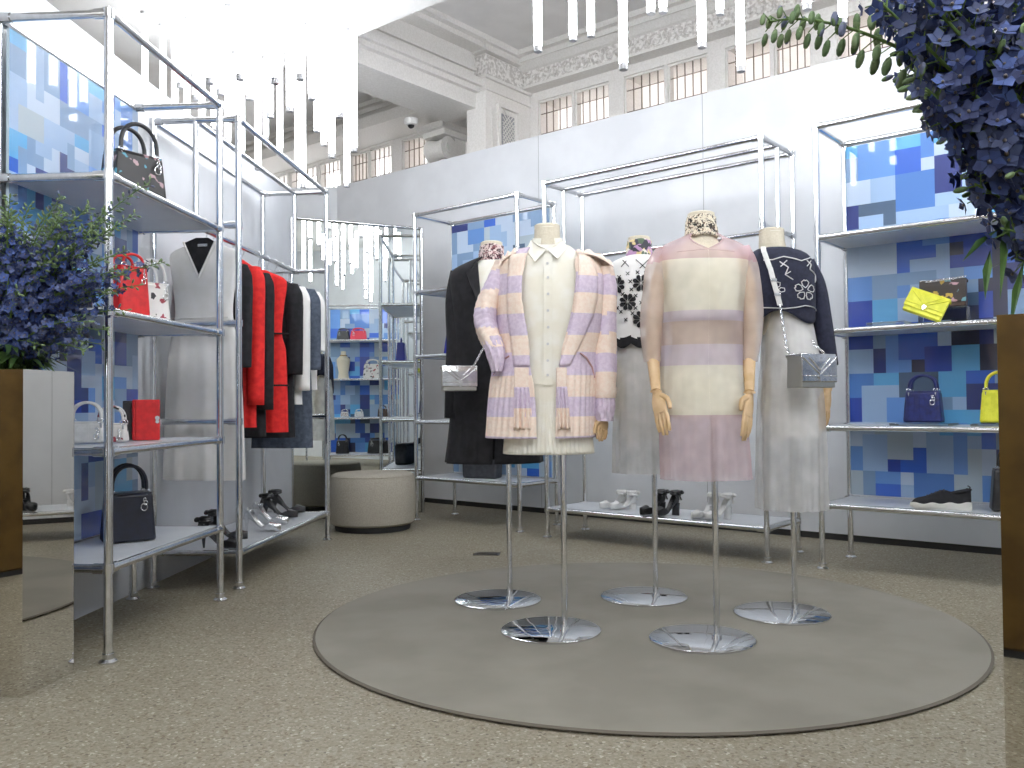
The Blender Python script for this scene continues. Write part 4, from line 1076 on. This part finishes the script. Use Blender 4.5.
# silver bag on M5
p=m5.w(811,386,-.25)
TB5=flap_bag('silver flap bag hung on a white shoulder strap across the navy sweater',(p.x,p.y,p.z-.008),math.radians(28),.195,.085,.135,'silver','silverd')
f5=[m5.w(763,247,-.075),m5.w(764,252,-.12),m5.w(770,268,-.155),m5.w(776,290,-.165),m5.w(780,305,-.17)]
q=B()
for a,c in zip(f5,f5[1:]):
    q.prism([a+Vector((-.011,0,.002)),a+Vector((.011,0,.002)),c+Vector((.011,0,-.002)),c+Vector((-.011,0,-.002))],(0,-.002,0),(0,.002,0))
q.build('shoulder_strap','whitel',TB5,inv(TB5))
for t in(.33,.72):
    q=B(); c=f5[2].lerp(f5[4],t)+Vector((0,-.003,0)); q.box(c,(.028,.005,.012),bev=.001); q.build('strap_buckle','silver',TB5,inv(TB5))
chain(TB5,[m5.w(780,305,-.17),m5.w(783,325,-.2),m5.w(786,345,-.23),m5.w(789,353,-.24)],step=.014,r=.002)
chain(TB5,[m5.w(824,353,-.22),m5.w(817,347,-.2),m5.w(812,341,-.17)],step=.014,r=.002)
# R1 bags --- rack local coordinates: x = away from the camera, y = towards the wall
def onr(Rk,px,py,lz): # floor point on shelf of level z seen at pixel
    return fl(px,py,lz+.0155)
st=.0155
ra1=1.497
def r1(px,Y,z): p=at(px,400,Y); return (p.x,p.y,z)
z=lv1[3]+st; lady_bag('black floral handbag with tall round handles alone on the top shelf',r1(133,3.72,z),1.0,.25,.13,.185,'floralbk',hh=.62,quilt=False,hmat='blackl',hw=.55)
z=lv1[2]+st
lady_bag('red handbag standing beside the white patterned tote, partly behind the flowers',r1(128,3.62,z),1.05,.15,.10,.20,'redl',quilt=False,hh=.2)
lady_bag('white tote bag with small dark prints beside the red handbag',r1(148,3.86,z),.95,.17,.10,.165,'floralw',hh=.55,quilt=False,hmat='whitel',hw=.6)
T=thing('box_bag','dark flat bag behind the flowers next to the red handbag','handbag',(-1.72,3.42,z),1.3)
q=B(); q.box((0,0,.07),(.13,.08,.14),bev=.008,taper=.95); q.build('bag_body','blackl',T)
q=B(); q.box((0,-.042,.11),(.12,.006,.05),bev=.002); q.build('front_flap','blackl',T)
z=lv1[1]+st
def s1(px,py,z): p=fl(px,py,z); return (p.x,p.y,z)
lady_bag('small white quilted handbag on the middle shelf, behind the near post',r1(87,3.60,z),.30,.15,.07,.085,'whitel',hh=.8,hw=.6)
lady_bag('small white handbag with dark prints on the middle shelf beside the clutches',r1(112,3.70,z),.20,.13,.07,.075,'floralw',hh=.8,quilt=False,hw=.6)
T=thing('clutch','upright red leather clutch with silver snap on the middle shelf','clutch',r1(146,3.93,z),.42)
q=B(); q.box((0,0,.092),(.115,.05,.182),bev=.006); q.build('clutch_body','redl',T)
q=B(); q.box((.006,-.027,.092),(.100,.006,.180),bev=.002); q.build('front_flap','redl',T)
q=B(); q.tube([(.046,-.028,.10),(.046,-.036,.10)],.010,12); q.tube([(.046,-.028,.084),(.046,-.036,.084)],.008,12); q.build('clasp','silver',T)
T=thing('clutch','upright black clutch standing behind the red clutch','clutch',r1(128,3.97,z),.42)
q=B(); q.box((0,0,.09),(.045,.05,.178),bev=.006); q.build('clutch_body','blackl',T)
q=B(); q.box((0,-.027,.09),(.04,.005,.165),bev=.002); q.build('front_flap','blackl',T)
z=lv1[0]+st
lady_bag('large navy handbag with arched handles on the bottom shelf',s1(128,541,z),.55,.215,.13,.205,'navyl',hh=.52,hw=.52,quilt=False)
# R3 bags
def rl(Rk,x,y,z): p=rp(Rk,x,y,z); return (p.x,p.y,p.z)
T=thing('blue_bag','royal blue leather bag on the shelf behind the black coat','handbag',rl(R3,.30,.16,1.33+st),-.7)
q=B(); q.box((0,0,.09),(.20,.09,.18),bev=.008,taper=.74); q.build('bag_body','royal',T)
q=B(); q.tube(arc(-.05,.05,.178,.05,0),.005,8); q.build('handle','royal',T)
T=thing('box_bag','charcoal bag standing on the bottom shelf below the black coat','handbag',rl(R3,.57,.17,.344+st),-.45)
q=B(); q.box((0,0,.10),(.30,.12,.20),bev=.02,taper=1.04); q.build('bag_body','char',T)
q=B(); q.box((0,0,.202),(.28,.10,.01),bev=.004); q.build('top_flap','blackl',T)
# R5 bags
def r5(px,py,lev,dy): # point on the R5 shelf at depth dy behind the front rail seen at pixel x
    r=ray(px,py); n=Vector((-math.sin(-.70),math.cos(-.70),0)); o=Vector((R5.location.x,R5.location.y,0))+n*dy
    t=o.dot(n)/(r.x*n.x+r.y*n.y); p=Vector((0,0,CH))+r*t; return (p.x,p.y,lev+st)
l3=1.334
p=r5(889,322,l3,.14)
T=thing('clear_block','clear acrylic riser block on the yellow clutch shelf','display block',p,-.70)
q=B(); q.box((0,0,.0125),(.20,.14,.025),bev=.002); q.build('block','acryl',T)
# stand + floral bag
p=r5(944,305,l3,.26)
T=thing('bag_stand','clear acrylic bridge stand under the dark floral bag','display stand',p,-.62)
for sx in(-1,1):
    q=B(); q.box((sx*.118,0,.045),(.005,.10,.09)); q.build('leg','acryl',T)
q=B(); q.box((0,0,.0925),(.241,.10,.005)); q.build('top_plate','acryl',T)
TF=flap_bag('dark floral flap bag with gold heart lock on the clear stand',(p[0],p[1],p[2]+.097),-.62,.23,.075,.145,'floralb','brownl','gold',vee=False)
c=Matrix.Translation(TF.location)@TF.rotation_euler.to_matrix().to_4x4()
chain(TF,[c@Vector(v) for v in((-.11,-.02,.150),(-.06,-.045,.142),(0,-.05,.146),(.06,-.04,.150),(.11,-.01,.160))],step=.016,r=.0024)
TY=flap_bag('lime yellow clutch bag leaning tilted against the floral bag',(0,0,0),0,.205,.045,.125,'yel','yel','silver',rot=(math.radians(-14),math.radians(24),-.62))
pp=r5(921,318,l3,.10); TY.location=(pp[0],pp[1],l3+st+.046)
l4=.792
def glassplate(px,w,lbl):
    p=r5(px,425,l4,.17); T=thing('glass_tray',lbl,'display tray',p,-.70); q=B(); q.box((0,0,.006),(w,.20,.012),bev=.002); q.build('plate','acryl',T)
    for sx in(-1,1):
        q=B(); q.box((sx*w/2*.98,0,.006),(.004,.2,.013)); q.build('edge_strip','pewter',T)
    return p
p=glassplate(924,.30,'clear tray under the small navy handbag at right')
lady_bag('small navy handbag with short arched handles on the right-hand rack',(p[0],p[1],p[2]+.013),-.62,.195,.10,.165,'bluel',hh=.45,hw=.55)
p=glassplate(1003,.26,'clear tray under the lime yellow handbag at right')
lady_bag('lime yellow quilted mini handbag next to the brass-toned plinth',(p[0]-.01,p[1],p[2]+.013),-.55,.19,.10,.165,'yel',hh=.5,hw=.55)
p=r5(1012,512,.357,.16)
lady_bag('tall black handbag on the bottom shelf beside the black sneaker',(p[0]+.02,p[1],p[2]),-.40,.23,.13,.21,'blackl',hh=.5,hw=.5)
# bags in the side rack that the mirror shows
def r6(x,lev,y=.2): return rl(R6,x,y,lev+st)
lady_bag('crimson bag in the reflected rack',r6(.62,1.93),R6a,.26,.1,.14,'crimson',hh=.2,quilt=False)
lady_bag('black bag beside the crimson bag in the reflected rack',r6(.86,1.93),R6a,.2,.1,.14,'blackl',hh=.2,quilt=False)
lady_bag('white floral bag in the reflected rack',r6(.40,1.33),R6a,.30,.14,.22,'floralw',hh=.25,quilt=False)
T=thing('necklace_bust','small cream jewellery bust in the reflected rack','display bust',r6(.86,1.33),R6a)
q=B(); q.lathe([(.09,0),(.085,.02),(.075,.1),(.10,.24),(.105,.30),(.06,.35),(.04,.37),(.038,.43)],n=24); q.build('bust','form',T)
q=B(); q.tube([(.052*math.cos(2*PI*k/24),.052*math.sin(2*PI*k/24),.36) for k in range(24)],.008,6,closed=True); q.build('necklace','gold',T)
lady_bag('dark red bag on the low reflected shelf',r6(.25,.73),R6a,.16,.08,.12,'brownl',hh=.3,quilt=False)
lady_bag('small white bag on the low reflected shelf',r6(.62,.73),R6a,.14,.08,.08,'whitel',hh=.3,quilt=False)
lady_bag('small silver bag on the low reflected shelf',r6(.84,.73),R6a,.14,.08,.08,'silver',hh=.3,quilt=False)
lady_bag('black handbag on the bottom reflected shelf, left side',r6(.88,.16),R6a,.2,.1,.2,'blackl',hh=.4,quilt=False)
lady_bag('wide black clutch on the bottom reflected shelf',r6(.32,.16),R6a,.34,.1,.2,'blackl',hh=.1,quilt=False)
# ================================================================ shoes
def shoe(label,loc,rz,mat,L=.235,H=.09,W=.075,kind='pump',group=None,strap=None,name='high_heel',heel='stiletto',mats=None,cat='shoe',flat=False,sc_=1.):
    """x forward (toe), y across; open-topped shoe of one upper shell, sole and heel"""
    T=thing(name,label,cat,loc,rz,group)
    L*=sc_;H*=sc_;W*=sc_
    def sole(t): # t 0 toe .. 1 heel -> z of insole bottom
        if t<.36: return .004+.004*max(0,(.1-t)/.1)
        u=(t-.36)/.64; return .004+H*smooth(u)*(1-.06*u)
    def wid(t):
        if t<.32 and kind=='pump': return W*.5*(t/.32)**.62
        if t<.06: return W*.5*(t/.06)**.6*.62
        return W*.5*(.62+.38*math.sin(min(1,max(0,t-.06)/.26)*PI/2)) if t<.32 else W*.5*(1-.36*smooth((t-.32)/.34) if t<.66 else .64+.10*math.sin((t-.66)/.34*PI*.8))
    q=B(); n=26; rings=[]
    for i in range(n+1):
        t=.004+.99*i/n; z0=sole(t); w=max(.002,wid(t)); x=L*(1-t)*.985
        top=z0+(.030+.016*t/.3 if t<.3 else (.046-.030*smooth((t-.3)/.25) if t<.55 else .016+.042*smooth((t-.55)/.4)))*sc_*(1.15 if kind!='pump' else 1)
        if kind=='sandal': top=z0+.012 if .3<t<.85 else top
        op=smooth(max(0,min(1,(t-.28)/.08)))
        if t>.97: w*=.75
        ring=[]
        m_=8
        for k in range(m_+1):
            a=PI*k/m_; yy=-w*math.cos(a); zz=z0+(top-z0)*(1-math.sin(a)**.6) if True else 0
            ring.append(Vector((x,yy,zz)))
        for k in range(m_-1,0,-1):
            a=PI*k/m_; yy=-w*.86*math.cos(a); dome=top+.012*math.sin(a)*sc_; low=z0+.004+(top-z0-.004)*(1-math.sin(a)**.5)
            ring.append(Vector((x,yy,dome*(1-op)+low*op)))
        rings.append([q.bm.verts.new(v) for v in ring])
    for A_,C_ in zip(rings,rings[1:]):
        for k in range(len(A_)): q._f([A_[k],A_[(k+1)%len(A_)],C_[(k+1)%len(A_)],C_[k]])
    q._f(rings[0][::-1]); q._f(rings[-1]); q.build('upper',mat,T)
    q=B(); zs=sole(.95)
    if heel=='stiletto': q.tube([(L*.055,0,zs+.01),(L*.045,0,zs*.6),(L*.05,0,.004),(L*.05,0,0)],[.021*sc_,.010*sc_,.0055,.006],10)
    elif heel=='block': q.tube([(L*.09,0,zs+.006),(L*.09,0,zs*.5),(L*.10,0,0)],[.027*sc_,.024*sc_,.025*sc_],12)
    q.build('heel',mats or mat,T)
    if strap:
        q=B(); zc=sole(.9)+(.065 if strap!='low' else .045)*sc_; q.tube([(L*.10+.030*math.cos(2*PI*k/20),.025*math.sin(2*PI*k/20),zc+.006*math.cos(2*PI*k/20)) for k in range(20)],(.010 if strap=='cuff' else .004),8,closed=True)
        if strap=='cuff': q.tube([(L*.10+.029*math.cos(2*PI*k/20),.024*math.sin(2*PI*k/20),zc+.016) for k in range(20)],.010,8,closed=True)
        q.tube([(L*.02,0,zc-.055),(L*.0+.0,0,zc)],.009,6); q.build('ankle_strap',mat,T)
        if strap=='low': return T
        q=B()
        bx=L*.0-.002
        for sg in(-1,1): q.ell((bx-.012,sg*.022,zc+.012),(.010,.024,.014),10,6); q.tube([(bx-.006,sg*.004,zc),(bx-.016,sg*.014,zc-.04)],[.004,.006],6)
        q.ell((bx-.008,0,zc+.006),(.008,.008,.008),8,6); q.build('bow',mat,T)
    return T
def r2(x,y): return rl(R2,x,y,.184+st)
ang=R2.rotation_euler[2]-PI/2
# pairs on the low shelf of the clothes rack: toes towards the room
for k,(dx,dy) in enumerate(((0,0),(.07,.10))):
    w_=['nearer','farther'][k]
    a,c=fl(236+10*k,549-9*k,.20),None
    p=fl(205+9*k,548-9*k,.20); shoe('%s black ankle-bow pump of the pair at the near end of the low shelf'%w_,(p.x-.02,p.y+.01,.1995),-.25,'blackl',group=None,strap='cuff',L=.235,H=.078)
    p=fl(245+9*k,531-7*k,.20); shoe('%s silver slingback pump in the middle of the low shelf'%w_,(p.x,p.y,.1995),-.20,'silver',L=.235,H=.082,strap='low')
    p=fl(264+9*k,518-5*k,.20); shoe('%s black bow-back pump at the far end of the low shelf'%w_,(p.x,p.y,.1995),-.10,'blackl',L=.235,H=.078,strap='cuff')
# shoes on the low shelf behind the mannequins
def r4(px,py,dx=0): p=fl(px,py,.199+st); return (p.x+dx,p.y,.199+st)
for k in(0,1):
    w_=['left','right'][k]
    shoe('%s white ankle-tie shoe of the pair nearest the striped jacket'%w_,r4(624+11*k,508+1*k),PI+.35,'whitel',L=.19,H=.035,strap='cuff',heel='block',name='ankle_tie_shoe')
    shoe('%s black ankle boot-sandal of the pair under the pink hem'%w_,r4(664+14*k,514+1*k),PI+.45,'blackl',L=.19,H=.075,strap='cuff',heel='block',kind='boot',name='heeled_sandal')
    shoe('%s white strappy heel of the pair right of the front pole'%w_,r4(716+14*k,518+1.*k),PI+.40,'whitel',L=.19,H=.075,strap='cuff',heel='block',name='heeled_sandal')
# leg/shaft detail for the taller pairs
# sneaker
def sneaker(label,loc,rz):
    T=thing('sneaker',label,'sneaker',loc,rz); L_=.285; n=30
    def prof(t): # height of upper top, 0 toe..1 heel
        return crom([(0,(.028,)),(.08,(.052,)),(.25,(.066,)),(.42,(.088,)),(.55,(.100,)),(.68,(.092,)),(.82,(.088,)),(.93,(.112,)),(1.,(.108,))],t)[0]
    def wid(t): return .052*crom([(0,(.35,)),(.06,(.65,)),(.25,(1.,)),(.5,(.86,)),(.75,(.78,)),(.93,(.72,)),(1,(.5,))],t)[0]
    q=B(); R_=[]
    for i in range(n+1):
        t=i/n; x=L_*(1-t)-.0; w=wid(t); h=prof(t); rg=[]
        for k in range(13):
            a=PI*k/12; rg.append(q.bm.verts.new((x,-w*math.cos(a)*(1-.25*math.sin(a)**2),.018+(h-.018)*math.sin(a)**.55)))
        R_.append(rg)
    for A_,C_ in zip(R_,R_[1:]):
        for k in range(12): q._f([A_[k],A_[k+1],C_[k+1],C_[k]])
    q._f(R_[0][::-1]); q._f(R_[-1])
    for A_,C_ in zip(R_,R_[1:]): q._f([A_[0],C_[0],C_[12],A_[12]])
    q.build('upper','blackc',T)
    q=B(); S=[]
    for i in range(n+1):
        t=i/n; x=L_*(1-t)*1.02-.003; w=wid(t)+.005; hb=.004*math.sin(t*30) ; top=.030+.010*t+.004*math.sin(t*22); bot=.0+max(0,.012*(.08-t)/.08)
        S.append([q.bm.verts.new(v) for v in((x,-w,top),(x,-w-.003+hb*.4,(top+bot)/2),(x,-w+.004,bot),(x,w-.004,bot),(x,w+.003-hb*.4,(top+bot)/2),(x,w,top))])
    for A_,C_ in zip(S,S[1:]):
        for k in range(6): q._f([A_[k],A_[(k+1)%6],C_[(k+1)%6],C_[k]])
    q._f(S[0][::-1]); q._f(S[-1]); q.build('sole','sole',T)
    q=B()
    for k in range(5):
        x=L_*(.72-.07*k); z=.018+(prof(1-x/L_)-.018)+.002; q.tube([(x,-.022,z-.008),(x,0,z),(x,.022,z-.008)],.003,6)
    q.build('laces','char',T)
    q=B(); q.tube([(L_*.16+.045*math.cos(2*PI*k/20),.026*math.sin(2*PI*k/20),.094+.010*(math.cos(2*PI*k/20)*-1)) for k in range(20)],.007,8,closed=True); q.build('collar','blackc',T)
    q=B(); q.tube([(L_*.03,0,.09),(L_*.01,0,.118),(L_*.05,0,.125)],.004,6); q.build('heel_tab','char',T)
    return T
p=r5(971,504,.357,.12); sneaker('black knit sneaker with chunky white sole on the bottom right shelf',p,PI-.70+.30)
# ================================================================ clothes on hangers
def hb(t,dx=0.): return rp(R2,t,.23-dx,0)
RA=R2.rotation_euler[2]
def garment(t,name,label,mat,top,hem,w,dep=.05,sl=None,off=0.,vneck=False,extra=None,yaw=0.,cat='garment',wh=None,slm=None):
    p=rp(R2,t,.23+off,0); T=thing(name,label,cat,(p.x,p.y,top-.02),RA-PI/2+yaw)
    hx=w/2; wb=(wh or w)/2
    rows=[(top+.0,(0,.055,.022)),(top-.012,(0,.075,.026)),(top-.035,(0,hx*.72,.03)),(top-.06,(0,hx*.93,.034)),(top-.10,(0,hx*.97,.04)),(top-.22,(0,hx*.88,dep*.85)),(top-.40,(0,hx*.80,dep*.8)),((top+hem)/2,(0,(hx+wb)/2*.93,dep)),(hem,(0,wb,dep*1.15))]
    rr=[(r[0]-(top-.02),r[1]) for r in rows]; zt,zb=rr[0][0],rr[-1][0]
    q=B()
    def fn(u,v):
        z=zt+(zb-zt)*v; cx,rx,ry=crom(rr,z); th=2*PI*u-PI/2; tt=max(0,(zt-z-.3)/(zt-zb)); g=1+.16*tt*math.sin(9*th+t*11)+.07*tt*math.sin(17*th)
        c,s_=math.cos(th),math.sin(th); k=(abs(c)**2.6+abs(s_)**2.6)**(-1/2.6)
        zz=z
        if vneck and abs((u-.0+.5)%1-.5)<.2 : 
            d=abs((u+.5)%1-.5); zz=z-max(0,(.2-d)/.2)*.17*max(0,1-v*3.2)
        return Vector((cx+rx*c*k,ry*g*s_*k,zz))
    q.grid(fn,80,60,closed=True); q.build(name+'_body' if False else 'body_panel',mat,T)
    if sl:
        for sg in(-1,1):
            q=B(); n=20
            ps=[(0,(sg*hx*.86,0.,-.035)),(1,(sg*hx*1.03,-.012,-.13)),(2,(sg*hx*1.07,-.03,-.32)),(3,(sg*hx*1.10,-.045,-sl))]
            rs=[(0,(.045,.03)),(1,(.055,.04)),(2,(.05,.038)),(3,(.048,.036))]
            def fs(u,v):
                tt=v*3; p_=Vector(crom(ps,tt)); a,b2=crom(rs,tt); th=2*PI*u; g=1+.05*math.sin(5*th+tt*3); return p_+Vector((a*g*math.cos(th),b2*g*math.sin(th),0))
            q.grid(fs,24,30,closed=True); q.build('sleeve',slm or mat,T,solid=.002)
    if extra: extra(T,hx,zt,zb,dep)
    # its hanger
    bz=1.89
    H=thing('clothes_hanger','thin metal hanger carrying the '+label.split(' hanging')[0].split(' on the')[0],'hanger',(p.x,p.y,bz),RA-PI/2+yaw)
    q=B(); hk=[(.0,0,-.0)]
    hk=[(-.018*math.cos(a)*1.,0,.0+.019*math.sin(a)) for a in [PI*k/8 for k in range(9)]]+[(.016,0,-.02),(.004,0,-.045),(0,0,top-bz-.0)]
    q.tube(hk,.0022,6); q.build('hook','chrome',H)
    q=B(); zs=top-bz-.01; q.tube([(-hx*.85,0,zs-.055),(-hx*.5,0,zs-.028),(0,0,zs+.006),(hx*.5,0,zs-.028),(hx*.85,0,zs-.055)],[.005,.006,.006,.006,.005],8); q.build('shoulder_bar','chrome',H)
    return T
def v_dress(T,hx,zt,zb,dep):
    # black lining seen in the V, label, waist seam
    q=B(); y=-.048; q.prism([Vector((-.085,y,zt-.012)),Vector((-.02,y-.0,zt+.012)),Vector((.05,y,zt+.01)),Vector((.085,y,zt-.012)),Vector((.0,y-.006,zt-.19))],(0,0,0),(0,.006,0)); q.build('lining','blackc',T)
    q=B(); q.box((.02,y-.004,zt-.03),(.055,.003,.014)); q.build('label_tag','silver',T)
    q=B()
    for sg in(-1,1): q.tube([(sg*.092,y-.003,zt-.008),(sg*.05,y-.008,zt-.10),(0,y-.012,zt-.205)],.005,6)
    q.tube([(-hx*.80,-.046,zt-.42),(0,-.058,zt-.42),(hx*.80,-.046,zt-.42)],.003,6)
    q.build('seam_trim','white',T)
garment(.17,'white_dress','sleeveless white V-neck dress hanging nearest on the rail','white',1.84,.55,.41,.055,off=.03,extra=v_dress,wh=.47,yaw=-.08)
def coll(mat,w_=.05):
    def f(T,hx,zt,zb,dep):
        q=B(); q.tube([(.06*math.cos(a),.028*math.sin(a),zt-.01) for a in [2*PI*k/20 for k in range(20)]],.011,8,closed=True); q.build('collar',mat,T)
    return f
garment(.38,'black_coat','black coat with floral collar hanging behind the white dress','blackc',1.80,.76,.31,.045,sl=.62,extra=coll('scarf_pk'),off=.05)
garment(.53,'red_coat','bright red coat with long sleeves hanging between two black ones','red',1.81,.82,.305,.045,sl=.84,off=.03,extra=coll('red'))
garment(.72,'black_coat','black coat with white collar edge hanging behind the red coat','blackc',1.80,.76,.30,.05,sl=.86,extra=coll('white'),off=.04)
def seams(T,hx,zt,zb,dep):
    for z in(-.40,-.72):
        q=B(); q.tube([(hx*1.0*math.cos(a),.062*math.sin(a),zt+z) for a in [2*PI*k/40 for k in range(40)]],.006,6,closed=True); q.build('seam_band','blackc',T)
garment(.89,'red_dress','red dress with dark waist seams hanging behind the black coat','red',1.79,.78,.38,.045,extra=seams,off=.0)
garment(1.05,'black_jacket','black jacket with wide sleeves hanging behind the red dress','blackc',1.78,.74,.36,.045,sl=.62,off=-.0,extra=coll('blackc'))
garment(1.20,'white_blouse','long white blouse between the black jacket and slate coat','white',1.78,.95,.36,.04,sl=.72,off=-.0,extra=coll('white'))
garment(1.33,'slate_coat','slate blue coat near the far end of the rail','slate',1.78,.66,.42,.045,sl=.58,off=-.0,extra=coll('slate'))
garment(1.47,'pale_top','pale grey top hanging last on the rail by the mirror','white',1.78,1.05,.40,.04,sl=.45,off=-.0,extra=coll('white'))
SKY=11; EXPO=-.5
# ---------------------------------------------------------------- daylight and camera
w=bpy.data.worlds.new('sky'); sc.world=w; w.use_nodes=True
N=w.node_tree.nodes; L=w.node_tree.links; bg=N['Background']
sk=N.new('ShaderNodeTexSky'); sk.sky_type='HOSEK_WILKIE'; sk.turbidity=6; sk.ground_albedo=.5; sk.sun_direction=Vector((.3,-.5,.8)).normalized()
mx=N.new('ShaderNodeMix'); mx.data_type='RGBA'; mx.inputs[0].default_value=.75; mx.inputs[7].default_value=(.95,.97,1,1)
L.new(sk.outputs[0],mx.inputs[6]); L.new(mx.outputs[2],bg.inputs[0]); bg.inputs[1].default_value=SKY
cam=bpy.data.cameras.new('camera'); co=bpy.data.objects.new('camera',cam); COL.objects.link(co)
cam.sensor_width=36; cam.lens=F/1024*36; cam.clip_start=.02; cam.clip_end=200
# rotation: x right, y down in the image
r0=ray(512,384); rr=(ray(1512,384)-ray(512,384)).normalized(); ru=(ray(512,-616)-ray(512,384)).normalized(); rb=-r0.normalized()
co.matrix_world=Matrix(((rr.x,ru.x,rb.x,0),(rr.y,ru.y,rb.y,0),(rr.z,ru.z,rb.z,CH),(0,0,0,1)))
sc.camera=co
vs=sc.view_settings; vs.view_transform='Standard'; vs.look='None'; vs.gamma=1; vs.use_curve_mapping=False; vs.exposure=EXPO
sc.cycles.max_bounces=10; sc.cycles.glossy_bounces=6; sc.cycles.diffuse_bounces=5; sc.cycles.transparent_max_bounces=12
sc.cycles.use_denoising=True; sc.cycles.sample_clamp_indirect=4; sc.cycles.caustics_reflective=False; sc.cycles.caustics_refractive=False
